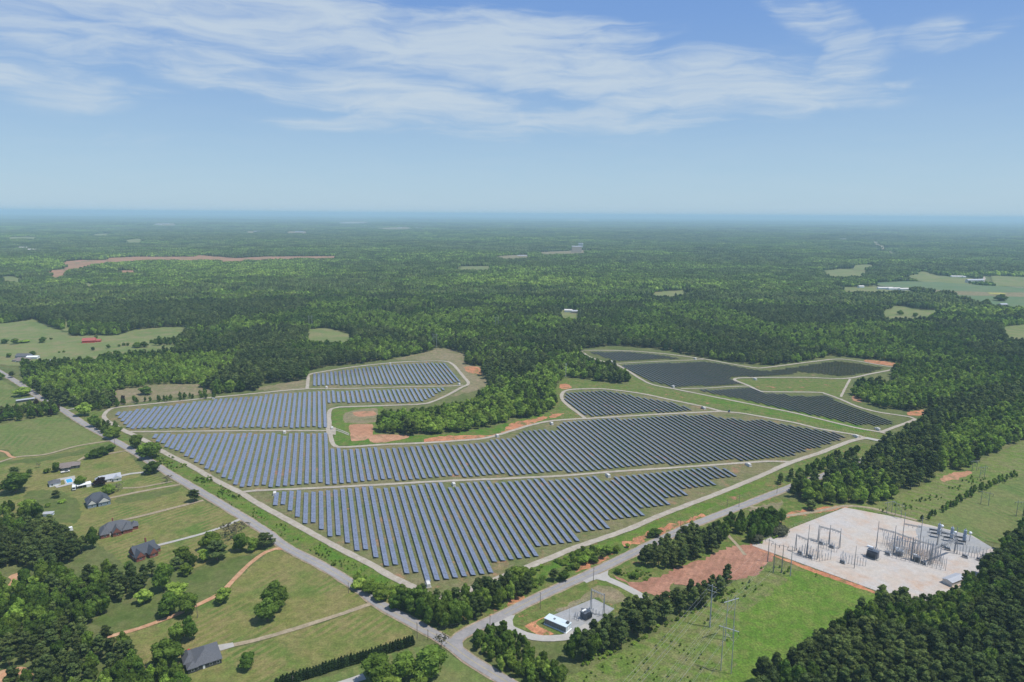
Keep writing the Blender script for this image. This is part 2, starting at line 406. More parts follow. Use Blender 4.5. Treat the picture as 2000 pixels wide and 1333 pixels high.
for k in ([(1215,1062),(1260,1042),(1330,1018),(1375,1004),(1372,1010),(1330,1028),(1270,1052),(1225,1070)], [(985,1182),(1018,1165),(1028,1168),(1010,1182),(990,1192)],
          [(1120,1112),(1180,1085),(1195,1082),(1180,1096),(1130,1118)], [(895,1240),(930,1218),(990,1186),(985,1196),(930,1226)]):
    sheet('bare_soil', k, 'clay', rag=1.5)
# farm interior
sheet('farm_ground', [(600,760),(604,731),(640,725),(720,712),(780,708),(868,706),(885,712),(916,750),(875,772),(822,790),(750,793),(662,796),(645,805),(648,860),(660,874),(750,869),(900,861),(1000,843),(1075,823),(1150,818),(1325,808),(1410,804),(1500,818),(1600,838),(1690,856),(1600,886),(1500,924),(1414,960),(1296,1005),(1128,1069),(1016,1114),(914,1153),(864,1168),(808,1148),(724,1103),(612,1044),(500,982),(425,941),(322,885),(235,838),(207,815),(215,800),(300,788),(417,776),(500,769)], 'farm', sm=False)
sheet('farm_ground', [(1145,817),(1110,793),(1097,780),(1099,766),(1120,761),(1187,762),(1250,770),(1375,796),(1410,804),(1325,808)], 'farm', sm=False)
sheet('farm_ground', [(1140,688),(1225,686),(1300,692),(1372,703),(1475,719),(1500,718),(1587,707),(1630,702),(1750,720),(1700,731),(1650,740),(1575,738),(1440,739),(1432,741),(1462,754),(1500,766),(1595,767),(1640,780),(1712,805),(1787,820),(1720,845),(1612,822),(1500,797),(1320,761),(1250,740),(1200,711)], 'farm_back', sm=False)
# open land round the basin and between the farm's parts
sheet('grass_strip', [(1085,760),(1100,740),(1150,744),(1207,752),(1226,750),(1226,728),(1250,742),(1320,763),(1500,799),(1612,824),(1720,847),(1756,856),(1756,866),(1690,855),(1600,836),(1500,816),(1375,794),(1250,768),(1150,759),(1110,761),(1097,768),(1095,782),(1110,796),(1140,818),(1075,821),(1072,805)], 'verge')
sheet('grass_strip', [(1350,768),(1400,772),(1480,785),(1560,803),(1640,822),(1700,838),(1690,846),(1600,830),(1480,805),(1380,785)], 'lush', rag=3)
sheet('grass_strip', [(1434,742),(1500,740),(1660,742),(1650,762),(1642,778),(1600,766),(1500,764),(1465,754)], 'verge')
sheet('basin_grass', [(648,799),(662,798),(750,795),(742,850),(795,852),(880,847),(965,834),(1040,812),(1072,806),(1076,820),(1000,841),(900,859),(750,867),(658,871),(652,860)], 'lush', rag=2)
sheet('bare_soil', [(700,800),(736,798),(738,822),(712,828),(673,826),(673,808)], 'scrub', rag=.7)
sheet('bare_soil', [(690,806),(730,803),(734,812),(700,815)], 'pinkclay', rag=.7)
sheet('bare_soil', [(683,830),(727,829),(728,850),(712,860),(686,862),(684,845)], 'pinkclay', rag=.4)
sheet('bare_soil', [(722,850),(800,850),(790,858),(740,866),(722,862)], 'pinkclay', rag=.8)
sheet('bare_soil', [(828,858),(880,851),(960,850),(1000,837),(1060,813),(1068,818),(1000,842),(950,856),(900,860),(830,864)], 'clay', rag=1)
sheet('bare_soil', [(1000,826),(1030,821),(1060,817),(1040,829),(1000,838),(985,840)], 'clay', rag=1)
sheet('bare_soil', [(1092,752),(1108,750),(1116,756),(1112,760),(1095,760)], 'clay', rag=1)
sheet('bare_soil', [(1078,810),(1100,808),(1090,815),(1074,816)], 'clay', rag=1)
sheet('scrub_clearing', [(770,702),(825,690),(847,684),(850,680),(880,682),(910,693),(912,712),(946,718),(944,735),(955,752),(925,765),(880,775),(912,755),(912,745),(884,710),(868,704),(800,704)], 'scrub', rag=2)
sheet('bare_soil', [(905,718),(925,716),(944,720),(940,732),(915,728)], 'clay', rag=1)
sheet('scrub_clearing', [(505,762),(512,756),(560,748),(598,743),(598,760),(540,764)], 'scrub', rag=2)
sheet('scrub_clearing', [(222,762),(310,752),(390,751),(415,755),(415,768),(330,778),(225,792)], 'scrub', rag=2)
sheet('bare_soil', [(1690,703),(1725,706),(1768,713),(1762,719),(1730,714),(1690,707)], 'clay', rag=1)
sheet('bare_soil', [(1772,806),(1818,799),(1818,806),(1800,812),(1775,812)], 'clay', rag=1)
sheet('bare_soil', [(1666,772),(1682,780),(1680,786),(1665,782)], 'pinkclay', rag=1)
# around the substations
sheet('verge', [(1060,1165),(1160,1122),(1280,1062),(1400,1012),(1500,972),(1600,985),(1730,985),(1650,992),(1560,1030),(1500,1060),(1300,1150),(1240,1180),(1150,1200),(1000,1235),(985,1215)], 'verge')
sheet('field', [(960,1345),(1090,1330),(1180,1290),(1300,1230),(1380,1180),(1440,1132),(1500,1106),(1560,1104),(1700,1160),(1800,1200),(1800,1500),(960,1500)], 'row_grass')
sheet('field', [(1540,1125),(1600,1117),(1715,1160),(1690,1210),(1600,1270),(1500,1345),(1420,1370),(1400,1330),(1440,1290),(1420,1240),(1480,1180)], 'hill_field', rag=4)
sheet('field', [(1650,992),(1755,967),(1827,937),(1830,917),(1910,902),(2000,862),(2150,800),(2250,1000),(2050,1050),(1960,1065),(1899,1047),(1762,1013)], 'row_grass')
sheet('field', [(1800,1035),(1860,990),(1920,962),(2000,930),(2120,880),(2200,990),(2000,1050),(1940,1060)], 'pasture', rag=2)
sheet('bare_soil', [(1835,934),(1870,922),(1897,921),(1890,930),(1862,938),(1840,942)], 'pinkclay')
sheet('bare_soil', [(1455,995),(1500,986),(1530,977),(1522,995),(1510,1010),(1480,1004)], 'scrub')
sheet('bare_soil', [(1590,992),(1660,988),(1645,994),(1595,1003),(1535,1012),(1530,1006)], 'clay')
sheet('bare_soil', [(1198,1126),(1225,1136),(1262,1136),(1300,1120),(1346,1104),(1380,1091),(1420,1071),(1470,1064),(1517,1076),(1492,1106),(1478,1125),(1438,1131),(1380,1152),(1313,1140),(1307,1172),(1251,1156)], 'redsoil')
sheet('dry_grass', [(1003,1205),(1060,1175),(1130,1148),(1170,1135),(1198,1140),(1240,1163),(1232,1185),(1150,1230),(1060,1243),(1020,1232)], 'verge')
sheet('bare_soil', [(1085,1195),(1150,1158),(1170,1142),(1200,1150),(1232,1172),(1200,1180),(1160,1168),(1100,1200)], 'scrub', rag=1)
sheet('bare_soil', [(1025,1224),(1039,1216),(1063,1206),(1085,1199),(1060,1209),(1046,1219),(1053,1226),(1070,1233),(1083,1240),(1072,1243),(1055,1243),(1038,1233)], 'clay', rag=.3)
sheet('gravel_yard', [(1078,1203),(1160,1170),(1200,1190),(1125,1250),(1105,1237)], 'padgrey', sm=False)
sheet('gravel_yard', [(1468,1066),(1552,1030),(1650,992),(1666,995),(1762,1013),(1899,1047),(1950,1078),(1930,1105),(1850,1185),(1723,1159),(1608,1117)], 'pad', sm=False)
sheet('gravel_yard', [(1795,1027),(1870,1040),(1899,1048),(1935,1070),(1900,1082),(1830,1068),(1790,1050)], 'padgrey', rag=1)
sheet('bare_soil', [(1464,1068),(1608,1118),(1723,1160),(1750,1172),(1750,1180),(1700,1158),(1600,1123),(1500,1083)], 'clay', rag=.6)
sheet('dirt_patch', [(18,1125),(45,1118),(60,1130),(48,1150),(22,1148)], 'claydrive', rag=1)
sheet('dirt_patch', [(-20,1320),(40,1305),(80,1318),(60,1350),(-20,1360)], 'claydrive', rag=1)

# --- roads
R1 = [(-120,650),(-60,690),(0,727),(35,748),(68,771),(100,790),(125,803),(170,832),(225,862),(290,900),(330,925),(400,966),(460,1002),(520,1040),(560,1070),(640,1112),(700,1150),(740,1180),(800,1214),(850,1241),(880,1260),(915,1287),(960,1315),(1010,1345),(1080,1385)]
R2 = [(882,1263),(900,1243),(940,1222),(985,1201),(1040,1173),(1100,1145),(1160,1118),(1230,1084),(1280,1060),(1340,1032),(1400,1008),(1460,985),(1500,969),(1560,946),(1610,929),(1640,918),(1675,904),(1700,893),(1755,870),(1800,848),(1860,828),(1985,770),(2060,742)]
ribbon('road_shoulder', R1, 8.6, 'shoulder', jit=.35)
ribbon('road_shoulder', R2, 9.0, 'shoulder', jit=.4)
drives = [('driveway',[(217,861),(150,872),(90,888),(35,893),(0,903),(-40,915)],3.2,'drive'),('driveway',[(-20,881),(0,881),(12,884),(20,892),(30,895)],3.0,'claydrive'),
 ('driveway',[(247,881),(210,887),(175,890),(152,901)],3.0,'drive'),('driveway',[(285,923),(255,926),(232,931)],4.2,'concrete'),
 ('driveway',[(337,941),(300,948),(270,953),(240,954)],2.8,'drive'),('driveway',[(352,947),(300,956),(250,966),(213,974)],3.6,'drive'),
 ('driveway',[(397,978),(330,995),(270,1010),(230,1019)],3.6,'drive'),('driveway',[(470,1014),(445,1026),(400,1042),(340,1058),(288,1071)],3.0,'concrete'),
 ('driveway',[(556,1072),(538,1073),(520,1079),(490,1100),(455,1135),(430,1160),(385,1183),(340,1203),(270,1229),(190,1250)],3.4,'claydrive'),
 ('driveway',[(722,1181),(640,1209),(560,1234),(500,1251),(455,1261),(430,1268)],3.4,'drive'),
 ('driveway',[(1140,1136),(1170,1127),(1200,1138),(1230,1152),(1262,1170)],5.5,'concrete'),
 ('driveway',[(975,1206),(984,1218),(1000,1230),(1025,1241),(1060,1248),(1100,1246),(1130,1236),(1150,1222)],5.6,'concrete'),
 ('driveway',[(1465,990),(1500,1000),(1513,1010),(1560,1005),(1610,997),(1650,989),(1700,993),(1740,1003),(1790,1017)],3.5,'drive'),
 ('path',[(1415,1036),(1425,1050),(1440,1066),(1455,1085)],2.6,'drive'),('driveway',[(640,1345),(690,1330),(712,1322)],5,'concrete'),
 ('driveway',[(70,792),(92,790),(120,797)],3,'drive'),('driveway',[(128,802),(155,796),(170,785)],3,'concrete')]
for nm, p, w, mt in drives: ribbon(nm, p, w, mt, jit=.2)
sheet('parking_apron', [(420,1262),(455,1256),(458,1264),(432,1272),(424,1272)], 'concrete', sm=False)
sheet('parking_apron', [(960,1222),(985,1205),(1006,1202),(1001,1212),(1003,1225),(990,1228)], 'concrete', sm=False)
sheet('parking_apron', [(1135,1138),(1188,1115),(1187,1124),(1198,1136),(1180,1136),(1160,1131)], 'concrete', sm=False)
tracks = [
 [(235,838),(207,820),(204,811),(212,802),(225,797),(280,791),(350,784),(417,777),(500,769),(560,763),(600,760)],
 [(600,760),(602,742),(605,732),(640,725),(700,716),(780,708),(830,706),(866,706),(884,712),(905,736),(915,750),(900,758),(875,772),(845,785),(822,790),(750,793),(662,796),(648,799),(643,806),(643,820),(645,845),(648,862),(655,872),(675,874),(750,869),(825,866),(900,861),(950,856),(1000,842),(1037,831),(1075,823),(1125,819),(1150,818),(1250,812),(1325,808),(1410,804)],
 [(600,760),(700,759),(800,756),(870,755),(905,753)],
 [(1143,818),(1130,808),(1110,793),(1098,780),(1099,768),(1112,762),(1150,760),(1187,761),(1250,769),(1312,782),(1375,795),(1410,804),(1450,808),(1500,817),(1550,826),(1600,838),(1675,851),(1690,856)],
 [(1690,856),(1662,862),(1620,878),(1600,886),(1562,898),(1525,912),(1500,924),(1414,960),(1296,1005),(1226,1035),(1128,1069),(1072,1092),(1016,1114),(959,1137),(914,1154),(890,1165),(866,1169),(842,1165),(808,1148),(766,1128),(724,1103),(668,1075),(612,1044),(556,1013),(500,982),(470,963),(425,941),(375,912),(322,885),(285,862),(250,845),(235,838)],
 [(250,844),(380,843),(500,842),(643,842)],
 [(470,963),(500,959),(600,955),(750,947),(875,940),(1000,935),(1100,930),(1200,922),(1350,912),(1450,905),(1500,902),(1545,903)],
 [(1140,690),(1150,697),(1175,706),(1200,711),(1225,724),(1250,740),(1275,752),(1320,761),(1375,772),(1450,787),(1500,797),(1550,807),(1612,822),(1675,837),(1720,845),(1755,854)],
 [(1720,845),(1750,834),(1775,825),(1787,819),(1776,815),(1750,811),(1712,805),(1675,795),(1640,780),(1612,770),(1595,767),(1500,766),(1485,765),(1462,754),(1442,746),(1434,742),(1444,739),(1500,738),(1575,738),(1650,740),(1700,731),(1750,720),(1725,715),(1675,706),(1637,702),(1587,707),(1500,718),(1475,719),(1425,711),(1375,702),(1300,692),(1225,686),(1140,685),(1138,688)],
 [(1200,711),(1275,707),(1350,704),(1374,703)],[(1330,760),(1375,759),(1425,756),(1462,755)],[(1660,741),(1650,760),(1642,776)]]
tw = [4.6,4.6,3.4,4.6,5.6,3.4,4.0,4.2,4.4,3.2,3.2,3.0]
for p, w in zip(tracks, tw): ribbon('gravel_track', p, w, 'gravel', jit=.25)
ribbon('gravel_track', [(1690,856),(1720,862),(1757,871)], 7, 'concrete')
sheet('gravel_pad', [(636,834),(656,836),(656,850),(638,849)], 'gravel', sm=False)
ribbon('drain_channel', [(656,841),(668,845),(682,851)], 1.2, 'concrete')
ribbon('drain_channel', [(656,838),(668,842),(682,848)], 1.2, 'concrete')
ribbon('road', R1, 6.6, 'asphalt')
ribbon('road', R2, 6.8, 'asphalt')
sheet('road', [(862,1248),(880,1251),(900,1238),(915,1236),(903,1252),(905,1268),(925,1292),(900,1278)], 'asphalt', sm=False)
for P_ in (R1, R2[3:]):
    for o_ in (-.18, .18): ribbon('road_marking', P_, .13, 'yellow', z=nextz() , off=o_)

# far clearings on the rolling land (grid cells inside a polygon)
def inpoly(x, y, poly):
    x = np.asarray(x); y = np.asarray(y); c = np.zeros(x.shape, bool); n = len(poly); j = n - 1
    for i in range(n):
        xi, yi = poly[i]; xj, yj = poly[j]
        if yi != yj:
            t = ((yi > y) != (yj > y)) & (x < (xj - xi) * (y - yi) / (yj - yi) + xi); c ^= t
        j = i
    return c
CLEAR = []   # world polygons without wood
def lower(px, h=21.):
    """the wood in front hides the near edge: carry it on under the crowns"""
    out = []; n = len(px); mx = sum(p[0] for p in px)/n
    for x, y in px:
        xq = x + (.6 if x < mx else -.6); ys = []
        for i in range(n):
            (xa, ya), (xb, yb) = px[i-1], px[i]
            if (xa > xq) != (xb > xq): ys.append(ya + (yb-ya)*(xq-xa)/(xb-xa))
        cy = (min(ys) + max(ys))/2 if ys else y + 1
        if y > cy:
            wx, wy = g(x, y); y = y + h * ppm(wx, wy) * .95
        out.append((x, y))
    return out
FZ = [0.]
def far_field(name, px, mat, hide=True):
    P_ = [g(*p) for p in (lower(px, 13. if mat == 'cutover' else 21.) if hide else px)]
    CLEAR.append(P_)
    xs = [p[0] for p in P_]; ys = [p[1] for p in P_]
    st = max(6., max(max(xs)-min(xs), max(ys)-min(ys)) / 110)
    X, Y = np.meshgrid(np.arange(min(xs)-st, max(xs)+st, st), np.arange(min(ys)-st, max(ys)+st, st))
    ins = inpoly(X + st/2, Y + st/2, P_)
    FZ[0] += .12; Z = hill(X, Y) + .2 + FZ[0] + np.hypot(X, Y) * 1.5e-4
    idx = {}; vs = []; fs = []
    def vi(i, j):
        if (i, j) not in idx: idx[(i, j)] = len(vs); vs.append((X[i, j], Y[i, j], Z[i, j]))
        return idx[(i, j)]
    for i in range(X.shape[0]-1):
        for j in range(X.shape[1]-1):
            if ins[i, j]: fs.append((vi(i, j), vi(i, j+1), vi(i+1, j+1), vi(i+1, j)))
    if fs: tag(link(name, mesh_of(name, vs, fs, M[mat], smooth=True)), kind='structure')
far_field('field', [(-300,640),(0,633),(30,630),(70,624),(80,632),(100,640),(137,650),(140,657),(230,656),(262,645),(320,640),(360,640),(372,655),(345,672),(350,690),(345,694),(250,702),(200,706),(190,714),(125,716),(60,718),(40,716),(-300,700)], 'farfield', hide=False)
for q in ([(602,643),(640,642),(690,655),(680,660),(640,660),(600,655)],[(1722,606),(1745,598),(1790,603),(1800,608),(1850,606),(1810,613),(1740,618),(1725,613)],
          [(1600,530),(1640,526),(1690,528),(1690,536),(1620,538)],[(1630,562),(1680,561),(1760,562),(1790,566),(1660,567)],[(1955,640),(2030,632),(2030,660),(1965,655)],
          [(1270,572),(1340,568),(1345,571),(1280,575)],[(1093,607),(1127,607),(1132,615),(1098,614)],[(0,541),(20,541),(48,547),(45,549),(0,545)],[(15,464),(80,463),(70,467),(10,466)],
          [(155,553),(195,556),(165,559)],[(130,618),(140,630),(122,631)],[(590,455),(600,454),(601,456),(590,456)],[(900,522),(960,521),(960,523),(900,524)],[(1660,520),(1700,517),(1710,519),(1670,522)],
          [(240,470),(275,467),(280,470),(245,473)],[(1935,540),(2030,544),(2030,553),(1940,550)],[(1760,536),(1800,530),(1830,540),(1900,545),(1900,549),(1840,547)],[(180,458),(215,457),(213,459),(182,460)]):
    far_field('field', q, 'farfield')
far_field('field', [(1700,555),(1770,551),(1830,553),(1900,558),(2030,566),(2030,574),(1930,573),(1850,570),(1790,566),(1720,561)], 'crop', hide=False)
far_field('field', [(1790,566),(1850,570),(1930,573),(2030,574),(2030,583),(1900,580),(1850,577),(1800,569)], 'scrub', hide=False)
far_field('field', [(1850,577),(1900,580),(2030,583),(2030,597),(1930,591)], 'crop')
far_field('field', [(1930,574),(1962,575),(1965,577),(1932,577)], 'yellowfield', hide=False)
for q in ([(205,506),(270,503),(380,503),(388,500),(460,506),(520,503),(657,502),(657,505),(560,506),(480,509),(450,512),(400,509),(300,509),(215,513)],[(120,513),(160,510),(212,510),(205,513),(182,516),(180,522),(150,524),(130,527)],[(88,531),(130,528),(135,538),(98,544)],[(225,531),(270,530),(268,533),(228,533)]):
    far_field('cutover_land', q, 'cutover')
for q in ([(975,502),(1030,499),(1030,502),(978,505)],[(1055,494),(1140,490),(1145,493),(1060,496)],[(660,435),(720,434),(720,436),(660,437)],[(740,446),(800,444),(800,446),(742,448)],[(300,437),(340,437),(345,440),(300,440)],
          [(480,453),(500,453),(500,455),(480,455)],[(560,453),(600,453),(600,455),(560,455)],[(1110,430),(1150,430),(1150,431.5),(1110,431.5)]):
    far_field('town_ground', q, 'scrub')
def far_road(px, w, mat):
    pts = spline([g(*p) for p in px], 25); vs = []; fs = []
    for i, p in enumerate(pts):
        a = pts[max(i-1, 0)]; b = pts[min(i+1, len(pts)-1)]
        d = Vector((b[0]-a[0], b[1]-a[1])).normalized(); nn = Vector((-d.y, d.x)) * w/2
        z = float(hill(*p)) + 1.2 + math.hypot(*p) * 3e-4
        vs += [(p[0]-nn.x, p[1]-nn.y, z), (p[0]+nn.x, p[1]+nn.y, z)]
        if i: k = 2*i; fs.append((k-2, k-1, k+1, k))
    tag(link('road', mesh_of('road', vs, fs, M[mat])), kind='structure')
    for a, b in zip([g(*p) for p in px][:-1], [g(*p) for p in px][1:]):
        d = Vector((b[0]-a[0], b[1]-a[1])).normalized(); nn = Vector((-d.y, d.x)) * (w/2 + 14)
        CLEAR.append([(a[0]-nn.x, a[1]-nn.y), (a[0]+nn.x, a[1]+nn.y), (b[0]+nn.x, b[1]+nn.y), (b[0]-nn.x, b[1]-nn.y)])
far_road([(1700,470),(1712,478),(1722,484),(1734,492),(1741,500)], 22, 'drive')
far_road([(1917,539),(1922,545),(1921,552),(1945,560),(2000,563),(2040,564)], 9, 'gravel')
far_road([(1640,575),(1760,577),(1850,578),(1920,580),(2030,586)], 12, 'scrub')

# near open land: everything here is free of wood unless a stand is named below
MEGA = [(-300,690),(-60,700),(0,704),(40,712),(48,735),(52,757),(90,780),(125,797),(154,796),(175,803),(222,797),(225,765),(250,760),(310,752),(390,751),(400,762),(430,770),(500,764),(508,757),(525,750),(560,748),(598,742),(600,727),(640,718),(725,709),(765,702),(825,690),(847,686),(847,680),(875,681),(910,692),(912,712),(945,717),(942,735),(960,752),(948,775),(925,792),(875,806),(822,812),(742,820),(738,835),(742,848),(795,852),(880,847),(965,834),(1010,817),(1037,819),(1070,810),(1082,795),(1084,755),(1095,745),(1100,736),(1150,742),(1207,750),(1225,750),(1228,742),(1195,722),(1155,716),(1140,705),(1130,695),(1138,688),(1140,682),(1190,676),(1275,681),(1350,695),(1410,705),(1450,711),(1500,715),(1550,710),(1625,696),(1675,700),(1725,705),(1772,714),(1767,720),(1750,726),(1742,737),(1740,757),(1690,757),(1668,762),(1665,772),(1682,782),(1712,795),(1750,802),(1775,804),(1812,800),(1822,801),(1817,812),(1805,825),(1792,838),(1760,862),(1700,893),(1690,912),(1650,932),(1610,947),(1560,958),(1538,970),(1600,984),(1687,988),(1727,981),(1755,968),(1800,948),(1827,938),(1830,918),(1850,923),(1875,921),(1910,903),(1915,891),(1935,892),(1955,878),(2000,861),(2150,805),(2500,760),(2600,1500),(-900,1500),(-900,690)]
MEGAW = [g(*p) for p in MEGA]
# ------------------------------------------------------------------ trees
def quads(centers, normals, size, rr_, tri=False):
    n = len(centers); t = rr_.normal(size=(n, 3)); nm = normals / (np.linalg.norm(normals, axis=1, keepdims=True) + 1e-9)
    a = np.cross(nm, t); a /= np.linalg.norm(a, axis=1, keepdims=True) + 1e-9; b = np.cross(nm, a)
    s = (size * rr_.uniform(.65, 1.3, n))[:, None]
    bend = nm * s * .25
    v = np.stack([centers + (a + b*.7)*s*.5 - bend, centers + (-a*.8 + b)*s*.5, centers + (-a - b*.7)*s*.5 - bend, centers + (a*.8 - b)*s*.5], 1).reshape(-1, 3)
    f = [tuple(range(4*i, 4*i+4)) for i in range(n)]
    return v, f
def ico(sub=1):
    t = (1 + 5**.5) / 2
    v = [(-1,t,0),(1,t,0),(-1,-t,0),(1,-t,0),(0,-1,t),(0,1,t),(0,-1,-t),(0,1,-t),(t,0,-1),(t,0,1),(-t,0,-1),(-t,0,1)]
    f = [(0,11,5),(0,5,1),(0,1,7),(0,7,10),(0,10,11),(1,5,9),(5,11,4),(11,10,2),(10,7,6),(7,1,8),(3,9,4),(3,4,2),(3,2,6),(3,6,8),(3,8,9),(4,9,5),(2,4,11),(6,2,10),(8,6,7),(9,8,1)]
    v = [Vector(p).normalized() for p in v]
    for _ in range(sub):
        c = {}; nf = []
        def mid(a, b):
            k = (min(a, b), max(a, b))
            if k not in c: c[k] = len(v); v.append(((v[a] + v[b]) / 2).normalized())
            return c[k]
        for a, b, d in f:
            x, y, z = mid(a, b), mid(b, d), mid(d, a); nf += [(a, x, z), (b, y, x), (d, z, y), (x, y, z)]
        f = nf
    return np.array([tuple(p) for p in v]), f
ICO0, ICO1 = ico(0), ico(1)
def lobe_mesh(lobes, per_area, size, r_, hull=.82, up_bias=.25, jit=.55, sub=1):
    """leaf clusters spread through and over rounded boughs; a lobe is (cx,cy,cz,rx,rz)"""
    V = []; Fc = []; nv = 0
    for (cx, cy, cz, rx, rz) in lobes:
        n = max(6, int(per_area * (rx*rx*2 + rx*rz*2) * 3.1))
        d = r_.normal(size=(n, 3)); d[:, 2] += up_bias; d /= np.linalg.norm(d, axis=1, keepdims=True)
        rad = r_.uniform(.78, 1.10, n)[:, None]
        c = np.array([cx, cy, cz]) + d * rad * np.array([rx, rx, rz])
        nm = d / np.array([rx, rx, rz]) * rx + r_.normal(size=(n, 3)) * jit
        v, f = quads(c, nm, size, r_)
        V.append(v); Fc += [tuple(i + nv for i in q) for q in f]; nv += len(v)
        if hull:  # closed inner shell, added to block light through the leaves
            iv, jf = (ICO1 if sub else ICO0)
            hv = iv * np.array([rx, rx, rz]) * hull * r_.uniform(.86, 1.1, (len(iv), 1)) + np.array([cx, cy, cz])
            V.append(hv); Fc += [tuple(i + nv for i in q) for q in jf]; nv += len(hv)
    return np.concatenate(V), Fc
def trunk_mesh(H, r0, limbs, bend=.3, seed=0):
    rn = random.Random(seed); b = MB(); p = Vector((0, 0, -.2)); k = 4; r = r0
    for i in range(k):
        q = Vector((rn.uniform(-bend, bend), rn.uniform(-bend, bend), H*(i+1)/k))
        b.bar(p, q, r, r*.72, n=6, cap=False); p = q; r *= .72
    for (z, ang, L, dz) in limbs:
        b.bar((0, 0, z), (math.cos(ang)*L, math.sin(ang)*L, z+dz), r0*.45, r0*.15, n=4, cap=False)
    return b
KH = dict(broad=14., bright=12., pine=17., hedge=6., shrub=3., pale=5., purple=7., twig=9.)
KW = dict(broad=11., bright=9., pine=7., hedge=2.9, shrub=4., pale=6.5, purple=7.5, twig=9.)
def crown_lobes(kind, r_):
    L = []
    if kind in ('broad', 'bright', 'purple'):
        H, W = KH[kind], KW[kind]
        L.append((0, 0, H*.50, W*.35, H*.34))
        n = r_.integers(7, 10)
        for i in range(n):
            a = i * 2.4 + r_.uniform(0, .8); zz = r_.uniform(.24, .80); rad = W * .30 * math.sqrt(max(.05, 1 - ((zz-.46)/.44)**2)) * r_.uniform(.85, 1.15)
            s = W * r_.uniform(.15, .22)
            L.append((math.cos(a)*rad, math.sin(a)*rad, H*zz, s, s*r_.uniform(.75, 1.0)))
        L.append((r_.uniform(-.6, .6), r_.uniform(-.6, .6), H*.86, W*.17, H*.12))
    elif kind == 'pine':
        H, W = KH[kind], KW[kind]; n = r_.integers(10, 14)
        for i in range(n):
            t = i / (n-1); zz = .34 + .55*t; a = i*2.4 + r_.uniform(0, 1)
            rad = W*.31*(1 - .8*t**3) * r_.uniform(.5, 1.2); s = W*(.25 - .07*t) * r_.uniform(.85, 1.2)
            L.append((math.cos(a)*rad, math.sin(a)*rad, H*zz, s, s*.72))
        L.append((0, 0, H*.68, W*.22, H*.17))
    elif kind == 'hedge':
        for i in range(5):
            t = i/4; L.append((r_.uniform(-.15, .15), r_.uniform(-.15, .15), .8 + 4.3*t, 1.35*(1-t)**.7 + .45, .95))
    elif kind in ('shrub', 'pale'):
        H, W = KH[kind], KW[kind]
        for i in range(6):
            a = i*2.4; s = W*r_.uniform(.17, .27); rad = W*r_.uniform(.08, .28)
            L.append((math.cos(a)*rad, math.sin(a)*rad, H*r_.uniform(.3, .62), s, H*.26))
    elif kind == 'twig':
        H, W = KH[kind], KW[kind]
        for i in range(8):
            a = i*2.4; rad = W*r_.uniform(.12, .34)
            L.append((math.cos(a)*rad, math.sin(a)*rad, H*r_.uniform(.5, .85), W*.17, H*.12))
    return L
PROTO = {}      # kind -> list of (crown mesh, trunk mesh) at full size
NV = 5
for kind in ('broad', 'bright', 'pine', 'hedge', 'shrub', 'pale', 'purple', 'twig'):
    PROTO[kind] = []
    for k in range(NV):
        r_ = np.random.default_rng(100*len(kind) + k + ord(kind[0]))
        lo = crown_lobes(kind, r_)
        dens, size, hull, jit = dict(broad=(2.2, .80, .90, .42), bright=(2.2, .82, .90, .42), pine=(2.8, .78, .76, .65), hedge=(4.5, .45, .8, .6), shrub=(4., .5, .78, .7), pale=(3., .6, .75, .7), purple=(2.5, .75, .8, .6), twig=(.55, .7, 0, .9))[kind]
        v, f = lobe_mesh(lo, dens, size, r_, hull, .3, jit)
        mt = M['broad'] if kind == 'shrub' and k % 2 else M['bright'] if kind == 'shrub' else M[kind]
        cm = mesh_of(kind + '_crown', v, f, mt)
        H = KH[kind]
        limbs = [(H*z, r_.uniform(0, 6.28), KW[kind]*.28, H*.14) for z in ((.34, .42, .5, .58) if kind != 'pine' else (.5, .6, .7))]
        th = dict(pine=.9, hedge=.6, shrub=.4, pale=.5).get(kind, .66)
        tb = trunk_mesh(H*th, H*(.018 if kind == 'pine' else .022), limbs if kind not in ('hedge', 'shrub') else [], seed=k)
        tm = mesh_of(kind + '_trunk', tb.v, tb.f, M['bark_p'] if kind == 'pine' else M['bark'])
        PROTO[kind].append((cm, tm))

KINDNAME = dict(broad='broadleaf_tree', bright='broadleaf_tree', pine='pine_tree', hedge='hedge_conifer', shrub='shrub', pale='pale_shrub', purple='purple_leaf_tree', twig='sparse_tree')
CATN = dict(shrub='shrub', pale='shrub')
def tree_thing(kind, x, y, H, W, label, group=None, var=None, rz=None):
    var = random.randrange(NV) if var is None else var
    sx = W / KW[kind]; sz = H / KH[kind]
    o = empty(KINDNAME[kind], (x, y, float(hill(x, y))), rz if rz is not None else random.uniform(0, 6.28), (sx, sx, sz))
    cm, tm = PROTO[kind][var]
    if kind != 'shrub': link('trunk', tm, o)
    link('crown', cm, o)
    return tag(o, label, CATN.get(kind, 'tree'), group)

